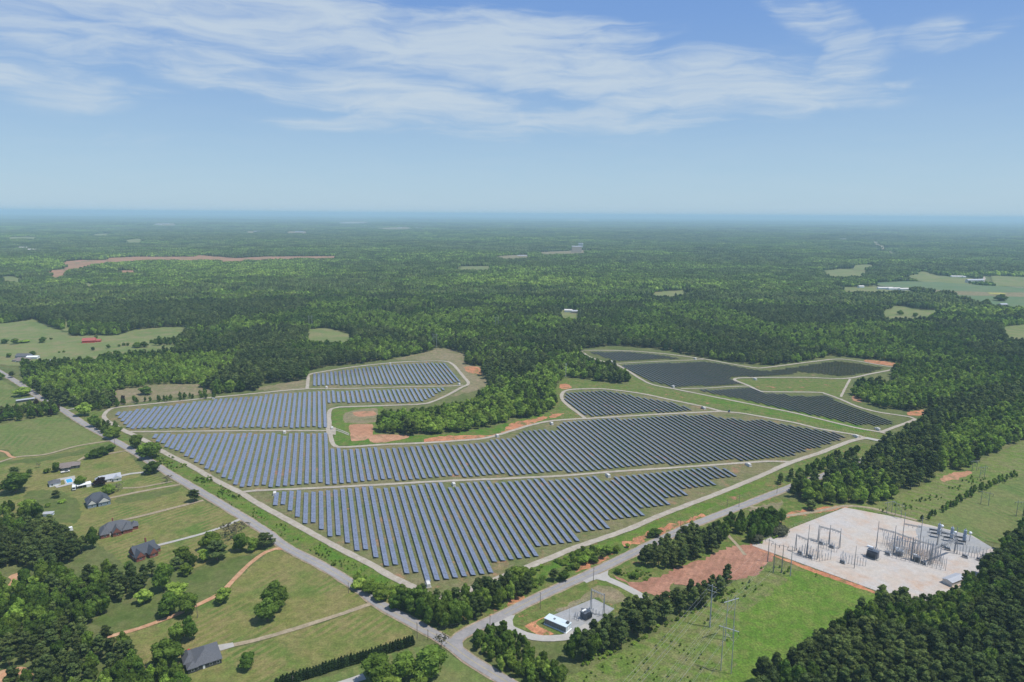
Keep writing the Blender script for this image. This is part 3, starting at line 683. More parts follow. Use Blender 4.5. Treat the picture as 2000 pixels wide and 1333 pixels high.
# ---- forest copies (uncountable) carried by geometry nodes
PCOL = bpy.data.collections
def proto_collection(name, meshes):
    c = PCOL.new(name)
    for i, me in enumerate(meshes):
        o = bpy.data.objects.new('%s_%02d' % (name, i), me); c.objects.link(o)
    return c
def merged(cm, tm):
    n = len(cm.vertices); vs = [tuple(v.co) for v in cm.vertices] + [tuple(v.co) for v in tm.vertices]
    fs = [tuple(p.vertices) for p in cm.polygons] + [tuple(i + n for i in p.vertices) for p in tm.polygons]
    return mesh_of('tree_copy', vs, fs, [cm.materials[0], tm.materials[0]], [0]*len(cm.polygons) + [1]*len(tm.polygons))
def scatter(name, coll, pts, rot, scl, idx, label):
    me = bpy.data.meshes.new(name); me.vertices.add(len(pts)); me.vertices.foreach_set('co', np.asarray(pts, np.float32).ravel())
    for nm, ty, dat, key in (('rot', 'FLOAT', rot, 'value'), ('scl', 'FLOAT_VECTOR', scl, 'vector'), ('idx', 'INT', idx, 'value')):
        a = me.attributes.new(nm, ty, 'POINT'); a.data.foreach_set(key, np.asarray(dat, np.int32 if ty == 'INT' else np.float32).ravel())
    o = link(name, me)
    ng = bpy.data.node_groups.new(name + '_nodes', 'GeometryNodeTree')
    ng.interface.new_socket('Geometry', in_out='INPUT', socket_type='NodeSocketGeometry'); ng.interface.new_socket('Geometry', in_out='OUTPUT', socket_type='NodeSocketGeometry')
    gi = ng.nodes.new('NodeGroupInput'); go = ng.nodes.new('NodeGroupOutput'); ci = ng.nodes.new('GeometryNodeCollectionInfo'); io = ng.nodes.new('GeometryNodeInstanceOnPoints')
    ci.inputs['Collection'].default_value = coll; ci.inputs['Separate Children'].default_value = True; ci.inputs['Reset Children'].default_value = True
    io.inputs['Pick Instance'].default_value = True
    def attr(nm, ty):
        n = ng.nodes.new('GeometryNodeInputNamedAttribute'); n.data_type = ty; n.inputs['Name'].default_value = nm; return n.outputs['Attribute']
    cb = ng.nodes.new('ShaderNodeCombineXYZ'); L = ng.links
    L.new(attr('rot', 'FLOAT'), cb.inputs['Z']); L.new(gi.outputs[0], io.inputs['Points']); L.new(ci.outputs[0], io.inputs['Instance'])
    L.new(attr('idx', 'INT'), io.inputs['Instance Index']); L.new(attr('scl', 'FLOAT_VECTOR'), io.inputs['Scale'])
    e2r = ng.nodes.new('FunctionNodeEulerToRotation'); L.new(cb.outputs[0], e2r.inputs[0]); L.new(e2r.outputs[0], io.inputs['Rotation'])
    L.new(io.outputs[0], go.inputs[0])
    md = o.modifiers.new('copies', 'NODES'); md.node_group = ng
    tag(o, label, 'forest', kind='stuff'); return o

def jgrid(x0, x1, y0, y1, sp, seed):
    r_ = np.random.default_rng(seed)
    X, Y = np.meshgrid(np.arange(x0, x1, sp), np.arange(y0, y1, sp*.87))
    X = X + (np.arange(X.shape[0]) % 2)[:, None] * sp / 2
    X = X.ravel() + r_.uniform(-.33, .33, X.size) * sp; Y = Y.ravel() + r_.uniform(-.33, .33, Y.size) * sp
    return X, Y
def vnoise(x, y, s, seed=0):
    """cheap smooth value noise"""
    r_ = np.random.default_rng(seed); T = r_.random((64, 64))
    x = x / s + 1000; y = y / s + 1000; xi = np.floor(x).astype(int); yi = np.floor(y).astype(int); fx = x - xi; fy = y - yi
    fx = fx*fx*(3-2*fx); fy = fy*fy*(3-2*fy)
    t = lambda a, b: T[a % 64, b % 64]
    return (t(xi, yi)*(1-fx) + t(xi+1, yi)*fx)*(1-fy) + (t(xi, yi+1)*(1-fx) + t(xi+1, yi+1)*fx)*fy
def fbm(x, y, s, seed=0): return (vnoise(x, y, s, seed) + .5*vnoise(x, y, s/2.1, seed+1) + .25*vnoise(x, y, s/4.3, seed+2)) / 1.75

# stands: (name, footprint px, species mix {kind: share}, spacing, height, label)
FAR_R = 1900.
STANDS = [
 ('plantation', [(1478,1350),(1500,1325),(1560,1290),(1620,1252),(1690,1205),(1722,1185),(1780,1197),(1850,1188),(1872,1168),(1905,1138),(1948,1112),(1962,1075),(2060,1030),(2300,1100),(2250,1500),(1440,1500)], dict(pine=.86, broad=.14), 5.6, 15., 'in the dense plantation in the lower right corner'),
 ('pine_strip', [(1103,1288),(1140,1300),(1192,1278),(1223,1263),(1282,1233),(1304,1213),(1298,1196),(1268,1192),(1233,1208),(1197,1228),(1130,1270)], dict(pine=.8, broad=.2), 5.6, 14., 'in the strip below the small fenced substation'),
 ('pine_strip_east', [(1312,1200),(1352,1200),(1374,1191),(1408,1168),(1436,1143),(1428,1138),(1395,1150),(1366,1158),(1326,1172),(1310,1185)], dict(pine=.85, broad=.15), 5.6, 13., 'between the red soil and the power line meadow'),
 ('corner_thicket', [(922,1262),(938,1247),(970,1234),(1005,1246),(1030,1262),(1048,1290),(1078,1312),(1105,1318),(1100,1345),(1040,1345),(990,1320),(955,1300)], dict(broad=.65, bright=.25, pine=.1), 4.6, 8., 'in the thicket beside the road junction'),
 ('road_pines', [(1250,1107),(1296,1118),(1330,1110),(1352,1102),(1378,1086),(1410,1074),(1400,1052),(1370,1050),(1340,1058),(1295,1078),(1255,1094)], dict(pine=.75, broad=.25), 5.8, 13.5, 'between the road and the red soil'),
 ('road_broadleaves', [(1380,1052),(1440,1022),(1495,1015),(1530,1024),(1518,1042),(1492,1056),(1468,1064),(1462,1048),(1430,1042),(1420,1058),(1400,1066)], dict(broad=.8, pine=.2), 6.5, 12., 'between the road and the big gravel yard'),
 ('junction_wood', [(770,1185),(800,1205),(850,1230),(898,1232),(925,1214),(978,1188),(1040,1160),(1030,1146),(1000,1142),(960,1148),(925,1170),(870,1182),(820,1180),(790,1172)], dict(broad=.6, pine=.3, bright=.1), 6.2, 13., 'in the wood above the road junction'),
 ('left_pines', [(-80,1040),(0,1040),(60,1036),(110,1045),(150,1070),(190,1072),(170,1085),(140,1098),(100,1112),(62,1115),(60,1108),(20,1108),(0,1116),(-80,1120)], dict(pine=.85, broad=.15), 6.2, 15., 'in the dark wood at the left edge'),
 ('left_wood', [(-90,1140),(0,1155),(65,1150),(75,1120),(110,1114),(150,1140),(200,1128),(240,1122),(285,1135),(286,1152),(255,1174),(228,1187),(185,1212),(160,1235),(190,1256),(215,1268),(262,1287),(290,1312),(345,1335),(370,1400),(80,1420),(70,1325),(30,1305),(-90,1310)], dict(pine=.32, broad=.48, bright=.20), 7.2, 13., 'in the mixed wood in the lower left corner'),
 ('left_corner', [(-90,1345),(80,1345),(80,1420),(-90,1420)], dict(broad=.7, pine=.3), 7.2, 13., 'in the mixed wood in the lower left corner'),
 ('left_clump', [(-60,1006),(0,1002),(40,1005),(72,1004),(78,1010),(50,1016),(-60,1018)], dict(broad=.7, pine=.1, bright=.2), 6.5, 11., 'in the clump at the left edge'),
 ('house_trees', [(-60,815),(0,806),(50,800),(90,795),(118,801),(112,812),(60,820),(20,826),(-60,836)], dict(broad=.8, purple=.12, pine=.08), 8.0, 12., 'beside the old houses by the road'),
 ('track_trees', [(1507,951),(1540,946),(1585,931),(1615,924),(1650,906),(1680,892),(1672,884),(1640,892),(1600,907),(1560,926),(1520,940)], dict(broad=.6, pine=.4), 6.5, 9., 'between the farm track and the road'),
 ('field_hedge', [(1795,1026),(1815,1020),(1850,1000),(1885,978),(1920,962),(1960,945),(1990,932),(1985,924),(1950,936),(1910,952),(1870,975),(1835,996),(1800,1016)], dict(broad=.7, pine=.1, bright=.2), 4.4, 5.0, 'in the hedgerow across the right hand meadows'),
 ('edge_trees', [(1968,1062),(1990,1050),(2010,1010),(2060,1000),(2080,1040)], dict(broad=1.), 6.5, 14., 'at the right edge above the plantation'),
 ('back_edge_left', [(255,792),(300,786),(420,780),(432,770),(400,768),(380,776),(310,781),(250,786)], dict(broad=.85, pine=.15), 9., 8., 'behind the upper track'),
 ('back_edge_west', [(175,805),(222,798),(250,789),(240,782),(215,784),(180,795)], dict(broad=.8, purple=.2), 7., 9., 'behind the upper track'),
 ('bend_trees', [(195,852),(230,858),(238,848),(222,835),(200,832),(186,838)], dict(broad=.8, pine=.2), 8., 10., 'between the county road and the farm'),
 ('meadow_trees', [(303,676),(352,676),(352,669),(303,669)], dict(broad=1.), 9., 12., 'in the far left meadow'),
]
cand = []       # every near tree: x,y,kind,H,W,label,group
for si, (nm, px, mix, sp, H, lab) in enumerate(STANDS):
    P_ = [g(*p) for p in px]; xs = [p[0] for p in P_]; ys = [p[1] for p in P_]
    X, Y = jgrid(min(xs), max(xs), min(ys), max(ys), sp, si+1)
    k = inpoly(X, Y, P_); X, Y = X[k], Y[k]; pn = fbm(X, Y, 35, si)
    r_ = np.random.default_rng(si+50); ks = list(mix); pr = np.cumsum([mix[q] for q in ks])
    for x, y, q in zip(X, Y, pn):
        u = min(.999, max(0, (q - .5)*1.6 + .5 + r_.uniform(-.28, .28)))
        kd = ks[int(np.searchsorted(pr, u))]
        h = H * r_.uniform(.78, 1.15) * (.85 if kd in ('purple',) else 1)
        w = min(h * r_.uniform(.5, .7) if kd != 'pine' else h*r_.uniform(.44, .56), sp * 1.75)
        cand.append((x, y, kd, h, w, lab, nm))
print('stand trees', len(cand))
# the great wood all round
X, Y = jgrid(-1650, 1750, 60, FAR_R, 7.6, 99)
rad = np.hypot(X, Y); ang = np.abs(np.arctan2(X, Y))
ok = (~inpoly(X, Y, MEGAW)) & (ang < R(41)) & (rad < FAR_R) & (rad > 200)
for P_ in CLEAR: ok &= ~inpoly(X, Y, P_)
X, Y = X[ok], Y[ok]
LIGHT = [[g(*p) for p in q] for q in ([(50,757),(52,735),(130,722),(200,715),(345,702),(480,690),(470,730),(400,758),(310,752),(230,770),(160,796)],
   [(600,620),(740,610),(850,640),(900,672),(800,660),(690,640)],[(1240,600),(1500,590),(1700,640),(1800,700),(1700,700),(1400,650)],[(1665,770),(1740,757),(1900,730),(1960,760),(1820,800),(1712,795)],
   [(1560,985),(1690,992),(1750,980),(1720,935),(1620,945)],[(1830,852),(2010,780),(2010,866),(1840,930)],
   [(742,820),(925,792),(1000,760),(1100,700),(1180,690),(1095,745),(1070,812),(880,848),(742,850)])]
DARK = [[g(*p) for p in q] for q in ([(470,690),(640,700),(770,705),(720,710),(600,745),(500,765),(420,760)],[(0,560),(380,570),(430,640),(260,645),(0,625)],[(1400,600),(1640,610),(1660,640),(1500,640)],[(1150,670),(1500,690),(1640,694),(1500,712),(1300,690),(1150,685)])]
pn = fbm(X, Y, 140, 5); lt = np.zeros(len(X)); dk = np.zeros(len(X))
for q in LIGHT: lt += inpoly(X, Y, q)
for q in DARK: dk += inpoly(X, Y, q)
r_ = np.random.default_rng(3); U = r_.random(len(X))
pp = np.clip((pn - .47)*5.5 + .20, .04, .85); F1 = (lt > 0) & (X < -150) & (np.hypot(X, Y) < 1250); pp = np.where(lt > 0, .06, pp); pp = np.where(F1, .02, pp); pp = np.where(dk > 0, .88, pp)
p2 = np.clip((fbm(X, Y, 110, 21) - .50)*5 + .4, .08, .92); p2 = np.where(lt > 0, .85, p2); p2 = np.where(F1, .95, p2)
KD = np.where(U < pp, 'pine', np.where(r_.random(len(X)) < p2, 'bright', 'broad'))
Hh = np.where(KD == 'pine', 16.5, np.where(KD == 'bright', 12.5, 14.5)) * r_.uniform(.78, 1.15, len(X))
# young, lower wood in the bright stand left of the farm
Hh = np.where((lt > 0) & (np.hypot(X, Y) > 700) & (X < -200), Hh * .8, Hh)
Ww = np.where(KD == 'pine', Hh*.50, Hh*.76) * r_.uniform(.78, 1.12, len(X)) * np.where(r_.random(len(X)) < .12, 1.3, 1)
for x, y, kd, h, w in zip(X, Y, KD, Hh, Ww):
    cand.append((x, y, str(kd), h, w, 'in the great wood behind the solar farm', 'wood'))
print('near trees', len(cand))

# which show largest
def vis(c):
    px_, py_, zc = proj(c[0], c[1], c[3]*.6)
    s = F / zc
    if not (-10 < px_ < 2010 and py_ < 1350): return 0
    return c[3] * c[4] * s * s
order = sorted(range(len(cand)), key=lambda i: -vis(cand[i]))
NT = dict(pine=225, broad=185)
used = dict(pine=0, broad=0); things = set()
for i in order:
    k = 'pine' if cand[i][2] == 'pine' else 'broad'
    if used[k] < NT[k] and vis(cand[i]) > 0: used[k] += 1; things.add(i)
ADJ = dict(pine='dark pine', broad='rounded green broadleaf tree', bright='light green young broadleaf tree', purple='purple leaved tree', shrub='shrub')
for i in things:
    x, y, kd, h, w, lab, nm = cand[i]
    tree_thing(kd, x, y, h, w, ADJ[kd] + ' ' + lab, ('pines ' if kd == 'pine' else 'broadleaf trees ' if kd == 'broad' else 'young trees ' if kd == 'bright' else 'purple trees ') + lab)
rest = [c for i, c in enumerate(cand) if i not in things and proj(c[0], c[1], 0)[2] > 50]
# cheaper crowns from 900 m on
for kd in ('broad', 'bright', 'pine', 'purple'):
    r_ = np.random.default_rng(8)
    near_m = [merged(a, b) for a, b in PROTO[kd]]
    far_m = []
    for k in range(6):
        q = np.random.default_rng(400 + k + ord(kd[1])); lo = crown_lobes(kd, q)
        v, f = lobe_mesh(lo, .62, 1.5, q, .93, .3, .42, sub=0)
        tb = MB().bar((0, 0, -.2), (0, 0, KH[kd]*.6), KH[kd]*.02, KH[kd]*.01, n=3, cap=False); n0 = len(v)
        vs = [tuple(p) for p in v] + tb.v; fs = f + [tuple(i + n0 for i in t) for t in tb.f]
        far_m.append(mesh_of('tree_copy_far', vs, fs, [M[kd], M['bark_p'] if kd == 'pine' else M['bark']], [0]*len(f) + [1]*len(tb.f)))
    cn = proto_collection(kd + '_near', near_m); cf = proto_collection(kd + '_far', far_m)
    for cc, lo_, hi_, nvv, tx in ((cn, 0, 850, NV, 'nearer'), (cf, 850, 1e9, 6, 'farther')):
        L = [c for c in rest if c[2] == kd and lo_ <= math.hypot(c[0], c[1]) < hi_]
        if not L: continue
        A = np.array([(c[0], c[1], c[3], c[4]) for c in L]); Z = hill(A[:, 0], A[:, 1])
        scl = np.stack([A[:, 3]/KW[kd], A[:, 3]/KW[kd], A[:, 2]/KH[kd]], 1)
        scatter('forest', cc, np.stack([A[:, 0], A[:, 1], Z], 1), r_.uniform(0, 6.28, len(L)), scl, r_.integers(0, nvv, len(L)),
                dict(broad='rounded green broadleaf trees filling the ' + tx + ' woods', bright='light green young trees in the ' + tx + ' woods', pine='dark pines massed in the ' + tx + ' woods', purple='few purple leaved trees among the ' + tx + ' woods')[kd])

# far wood: blocks of tree tops
def block(size, n, sub, kinds, seed, hh=14.):
    q = np.random.default_rng(seed); V = []; Fc = []; mi = []; nv = 0; iv, jf = (ICO1 if sub else ICO0)
    s = math.sqrt(size*size/n)
    X, Y = jgrid(-size/2, size/2, -size/2, size/2, s, seed)
    for x, y in zip(X, Y):
        kd = kinds[q.integers(0, len(kinds))]
        h = hh * q.uniform(.75, 1.2) * (1.12 if kd == 0 else 1.); w = s * q.uniform(.50, .68) * (.8 if kd == 0 else 1.)
        hv = iv * np.array([w, w, h*.42]) * q.uniform(.72, 1.18, (len(iv), 1)) + np.array([x, y, h*.6])
        V.append(hv); Fc += [tuple(i + nv for i in t) for t in jf]; mi += [kd]*len(jf); nv += len(hv)
    return mesh_of('wood_block', np.concatenate(V), Fc, [M['pine'], M['broad'], M['bright']], mi)
def far_wood(size, n, sub, r0, r1, seed, label, half=R(40)):
    mixes = [(0, 0, 0, 1), (0, 0, 1), (0, 1, 1), (1, 1, 2), (1, 1, 1, 0, 2), (2, 2, 1)] if r0 < 4000 else [(0, 0, 0), (0, 0, 0, 1), (0, 1), (0, 1, 1), (1, 1, 0), (1, 1, 1, 2)]  # farther rings use darker kinds in place of the crowns' self-shade
    ms = [block(size*1.12, n, sub, mixes[k], seed + k) for k in range(6)]
    cc = proto_collection('blocks_%d' % seed, ms)
    q = np.random.default_rng(seed); lim = r1 * math.sin(half)
    X, Y = np.meshgrid(np.arange(-lim, lim, size), np.arange(r0*.7, r1, size)); X, Y = X.ravel(), Y.ravel()
    X = X + q.uniform(-.08, .08, len(X))*size
    rad = np.hypot(X, Y); ok = (rad >= r0) & (rad < r1) & (np.abs(np.arctan2(X, Y)) < half)
    for P_ in CLEAR:
        ok &= ~inpoly(X, Y, P_)
        for dx, dy in ((.33, 0), (-.33, 0), (0, .33), (0, -.33)): ok &= ~inpoly(X + dx*size, Y + dy*size, P_)
    X, Y = X[ok], Y[ok]
    pn = fbm(X, Y, 600, 31) * .5 + fbm(X*.35, Y, 230, 77) * .5
    dk = np.zeros(len(X)); lt = np.zeros(len(X))
    for P_ in DARK: dk += inpoly(X, Y, P_)
    for P_ in LIGHT: lt += inpoly(X, Y, P_)
    ix = np.clip(np.floor((1 - pn) * 19 - 6.6 + q.uniform(-.8, .8, len(X))), 0, 5)
    ix = np.where(dk > 0, q.integers(0, 2, len(X)), np.where(lt > 0, q.integers(3, 6, len(X)), ix))
    sc = q.uniform(.85, 1.15, len(X)) * (.8 + .4*fbm(X, Y, 200, 4))
    scatter('forest', cc, np.stack([X, Y, hill(X, Y)], 1), q.integers(0, 4, len(X))*math.pi/2, np.stack([np.ones(len(X)), np.ones(len(X)), sc], 1), ix, label)
    print('blocks', seed, len(X))
far_wood(36., 24, 1, FAR_R, 4200., 500, 'unbroken woodland stretching away behind the farm')
far_wood(70., 60, 0, 4200., 9500., 600, 'hazy woodland in the far distance')
far_wood(190., 120, 0, 9500., 22000., 700, 'woodland melting into the haze below the horizon')

far_wood(420., 200, 0, 22000., 52000., 800, 'last woodland along the horizon')
# ------------------------------------------------------------------ single trees, shrubs and the conifer hedge
TREES = [  # base px, width px, height px, kind, label
 (523,1214,40,50,'broad','front tree of the round pair in the mown field right of the clay drive'),
 (536,1191,46,60,'broad','back tree of the round pair in the mown field right of the clay drive'),
 (329,1304,50,62,'broad','big round tree left of the grey roofed house at the bottom'),
 (347,1254,32,40,'broad','middle sized tree up the slope from the grey roofed house'),
 (372,1252,28,52,'broad','tall narrow tree behind the grey roofed house at the clay drive'),
 (484,1307,28,34,'broad','small round tree on the lawn right of the grey roofed house'),
 (436,1177,30,32,'bright','olive tree leaning over the clay drive'),
 (332,1200,40,46,'broad','left tree of the two where the clay drive disappears'),
 (368,1201,36,44,'broad','right tree of the two where the clay drive disappears'),
 (346,1166,38,30,'bright','pale spreading tree above the clay drive bend'),
 (282,1178,28,31,'bright','round light tree on the green lawn by the mixed wood'),
 (320,1155,34,60,'broad','tall tree below the brick house'),
 (297,1126,16,36,'pine','thin dark evergreen touching the brick house'),
 (357,1098,30,34,'broad','round tree beside the driveway behind the brick house'),
 (345,1112,20,26,'pine','small dark tree under the round one by the driveway'),
 (364,1123,24,24,'bright','light bushy tree at the lawn edge below the driveway'),
 (377,1107,15,28,'broad','slim tree right of the bushy ones by the driveway'),
 (412,1072,36,36,'bright','light green tree at the end of the concrete driveway'),
 (425,1094,34,42,'pine','dark bushy tree below the light one at the concrete driveway'),
 (400,1096,22,26,'bright','small light tree left of the dark bushy one'),
 (471,1077,28,38,'broad','dark tree standing alone left of the clay drive entrance'),
 (495,1077,20,30,'broad','small tree beside the clay drive entrance'),
 (516,1068,28,30,'pine','bushy tree at the road by the clay drive entrance'),
 (462,1050,48,34,'twig','wide thinly leaved tree over the county road verge'),
 (440,1045,26,26,'twig','small thinly leaved tree by the concrete driveway mouth'),
 (380,980,20,27,'pine','dark upright tree at the mouth of the fourth driveway'),
 (58,1003,30,30,'broad','round tree at the right end of the clump on the left edge'),
 (94,990,10,11,'shrub','small round bush on the lawn left of the blue roofed house'),
 (110,972,15,16,'pine','dark small tree on the lawn above the small bush'),
 (122,982,13,9,'shrub','low bush behind the dark small tree'),
 (30,963,46,42,'broad','big dark tree left of the swimming pool'),
 (28,927,17,16,'pine','pale conifer above the big dark tree'),
 (59,932,11,18,'pine','narrow conifer left of the brown roofed house'),
 (91,924,13,12,'shrub','round bush beside the brown roofed house'),
 (110,922,13,21,'broad','upright tree touching the brown roofed house'),
 (76,914,9,12,'twig','thin sapling left of the brown roofed house'),
 (172,897,11,12,'broad','smallest tree of the row along the second drive'),
 (187,894,22,18,'broad','second tree of the row along the second drive'),
 (201,890,19,19,'broad','third tree of the row along the second drive'),
 (216,882,18,15,'broad','top tree of the row along the second drive'),
 (298,924,29,25,'broad','round tree by the county road where the white roofed house drive begins'),
 (157,951,21,23,'broad','dark tree between the pool and the white carport'),
 (196,949,20,17,'purple','purple tree beside the white roofed house'),
 (212,965,22,20,'bright','light tree in front of the white roofed house'),
 (231,960,20,18,'twig','bare branched tree in front of the white roofed house'),
 (327,942,19,16,'twig','bare branched tree by the county road'),
 (184,834,20,26,'broad','tree by the road below the hidden house'),
 (165,812,26,28,'bright','light tree beside the road entrance of the farm track'),
 (222,856,30,24,'broad','bushy tree between road and track at the bend'),
 (266,875,24,28,'broad','tree by the track below the bend'),
 (281,886,24,22,'bright','lighter tree between two dark ones by the track'),
 (297,895,36,34,'broad','large dark tree between the county road and the farm track'),
 (285,771,22,18,'broad','round tree in the tan clearing behind the upper track'),
 (45,774,28,20,'bright','light bushy tree left of the upper county road'),
 (24,738,10,14,'pine','dark pointed tree by the far end of the county road'),
 (1,742,14,16,'broad','tree cut by the left edge beside the upper road'),
 (1583,996,18,21,'pine','lone dark tree above the big gravel yard'),
 (1520,1042,36,24,'pale','pale grey flowering shrub at the corner of the big gravel yard'),
 (1478,1058,30,20,'pale','smaller pale shrub below the flowering one'),
 (1082,1134,18,26,'pine','upright evergreen on the verge left of the small substation drive'),
 (1100,1134,22,20,'broad','bushy evergreen beside the upright one on the verge'),
 (1177,1091,11,15,'pine','dark little evergreen on the verge above the red cut'),
 (1160,1100,15,15,'broad','little round tree next to the dark evergreen'),
 (1187,1082,18,18,'broad','left bush of the pair up the verge'),
 (1203,1080,18,16,'shrub','right bush of the pair up the verge'),
 (1226,1070,10,11,'shrub','single bush beside the road above the pair'),
 (1280,1047,24,16,'broad','bushy tree on the verge opposite the road pines'),
 (1270,1050,12,12,'shrub','bush at the foot of the tree opposite the road pines'),
 (1140,1100,26,18,'shrub','wide soft bush on the verge'),(1125,1112,18,14,'shrub','soft bush lower down the verge'),
 (1206,1121,16,12,'shrub','round bush at the start of the red soil'),(1240,1128,20,14,'shrub','low bush under the road pines'),
 (620,1082,7,10,'shrub','lone bush on the lush verge left of the corner'),(652,1105,9,11,'shrub','second lone bush on the lush verge'),
 (700,1150,26,22,'bright','first light bush by the county road'),(722,1160,26,26,'bright','light tree by the county road'),
 (745,1172,28,30,'bright','bigger light tree by the county road'),(775,1190,26,30,'broad','tree by the county road next to the light ones'),
 (785,1178,24,22,'bright','light bush behind the county road trees'),(930,1190,22,20,'bright','light bush at the edge of the junction wood'),
 (1010,1135,44,30,'bright','spreading tree leaning over the gravel track at the farm corner'),(1030,1150,28,24,'broad','round tree at the farm corner'),
 (740,1334,54,58,'broad','left tree of the clump at the bottom middle'),(788,1326,50,54,'broad','middle tree of the clump at the bottom middle'),
 (838,1326,60,64,'broad','largest right tree of the clump at the bottom middle'),(818,1348,32,28,'bright','light tree in front of the bottom clump'),(764,1350,36,30,'bright','pale low tree in front of the bottom clump'),
 (862,1270,30,34,'twig','bare branched tree at the road junction'),
 (1095,1335,26,34,'broad','tree below the pine strip near the bottom edge'),(1070,1325,24,30,'bright','light tree below the pine strip near the bottom edge'),
 (352,1350,36,40,'broad','round tree in the bottom edge left of the grey roofed house'),
 (10,672,12,11,'broad','leftmost round tree of the meadow row'),(30,673,12,13,'broad','second round tree of the meadow row'),(84,670,12,13,'broad','round tree right of the meadow hedge'),
 (48,670,22,7,'shrub','clipped long bush in the meadow row'),(100,664,5,5,'shrub','tiny bush right of the meadow row'),(18,699,9,10,'broad','tree by the far left farmhouse'),(65,694,10,9,'broad','tree behind the far left farmhouse'),
 (116,690,5,5,'shrub','left one of two tiny bushes in the meadow'),(125,689,6,5,'shrub','right one of two tiny bushes in the meadow'),(182,685,7,8,'broad','lone round tree below the red barn'),
 (212,681,7,9,'broad','first tree of the broken meadow line'),(233,678,5,6,'broad','second tree of the broken meadow line'),(242,676,6,7,'broad','third tree of the broken meadow line'),(250,676,6,7,'broad','fourth tree of the broken meadow line'),
 (297,671,8,8,'broad','tree left of the meadow thicket'),(270,679,20,12,'broad','wide tree in the meadow line'),(283,679,12,13,'broad','tree at the right end of the meadow line'),(188,661,6,6,'broad','tree behind the red barn'),
 (1757,616,11,11,'broad','round tree in the small far right clearing'),(1787,620,9,10,'broad','second tree in the small far right clearing'),
 (1925,600,16,24,'broad','big tree at the near edge of the far right fields'),(1955,590,22,20,'broad','spreading tree right of the big one by the far right fields'),
]
for (px, py, w, h, kd, lab) in TREES:
    x, y = g(px, py); W = 1.25 * w / ppm(x, y); H = hpx2m(px, py, h * .93)
    if H > 22: H = 22
    tree_thing(kd, x, y, H, W, lab)
# the clipped conifer row at the bottom: about fifty trees
a, b = Vector(g(541, 1342)), Vector(g(806, 1259)); n = int((b - a).length / 1.55)
for i in range(n):
    p = a + (b - a) * (i / (n - 1))
    tree_thing('hedge', p.x + random.uniform(-.2, .2), p.y + random.uniform(-.2, .2), random.uniform(5.2, 6.3), random.uniform(2.8, 3.5),
               'pointed dark conifer in the dense straight row across the bottom lawn', 'conifers planted in one straight row')
# low scrub nobody could count
def shrubbery(name, px_list, sp, hr, label, seed, kinds=('shrub',), keep=.6):
    X_, Y_ = [], []
    for px in px_list:
        P_ = [g(*p) for p in px]; xs = [p[0] for p in P_]; ys = [p[1] for p in P_]
        X, Y = jgrid(min(xs), max(xs), min(ys), max(ys), sp, seed); k = inpoly(X, Y, P_) & (fbm(X, Y, 14, seed) > keep - .12) ; X_.append(X[k]); Y_.append(Y[k])
    X, Y = np.concatenate(X_), np.concatenate(Y_); q = np.random.default_rng(seed)
    ms = [PROTO[k][v][0] for k in kinds for v in range(NV)]
    cc = proto_collection(name + '_%d' % seed, ms); s = q.uniform(*hr, len(X))
    o = scatter(name, cc, np.stack([X, Y, X*0], 1), q.uniform(0, 6.28, len(X)), np.stack([s, s, s*q.uniform(.7, 1.2, len(X))], 1), q.integers(0, len(ms), len(X)), label)
    o['category'] = 'undergrowth'
shrubbery('undergrowth', [[(690,1120),(760,1150),(800,1172),(880,1186),(840,1182),(790,1195),(740,1170),(690,1142)],
   [(960,1150),(1016,1122),(1072,1100),(1128,1078),(1160,1066),(1180,1080),(1130,1105),(1080,1135),(1030,1155),(990,1165)]], 3.0, (.4, 1.35), 'light green scrub on the verge along the farm track', 61, keep=.45)
shrubbery('undergrowth', [[(380,930),(425,952),(500,998),(600,1050),(700,1100),(760,1140),(750,1150),(680,1118),(600,1075),(500,1020),(400,955)]], 3.6, (.07, .19), 'small weeds along the lush verge', 62, kinds=('bright',), keep=.68)
shrubbery('undergrowth', [[(1205,1124),(1245,1112),(1300,1122),(1262,1134),(1240,1134)],[(1440,1070),(1510,1046),(1530,1046),(1470,1068)],[(1195,1262),(1310,1214),(1440,1146),(1436,1156),(1300,1225),(1200,1280),(1130,1305),(1110,1298)]], 3.0, (.3, .9), 'scrub at the foot of the pine strips', 63, keep=.5)
shrubbery('undergrowth', [[(1455,1125),(1500,1106),(1600,1119),(1580,1145),(1520,1135),(1470,1160),(1400,1190)],[(1700,1000),(1760,985),(1840,960),(1960,900),(1940,930),(1850,970),(1770,1005)]], 4.2, (.10, .24), 'rough weeds in the power line meadow', 64, kinds=('bright',), keep=.70)
shrubbery('undergrowth', [[(1100,1345),(1200,1290),(1320,1235),(1420,1185),(1440,1230),(1380,1345)]], 4.5, (.07, .17), 'scattered weeds below the power line', 65, kinds=('bright',), keep=.64)
shrubbery('undergrowth', [[(275,870),(330,890),(420,938),(470,972),(460,975),(400,950),(330,915),(285,888)]], 3.0, (.2, .75), 'young bushes between the county road and the farm track', 66, keep=.54)

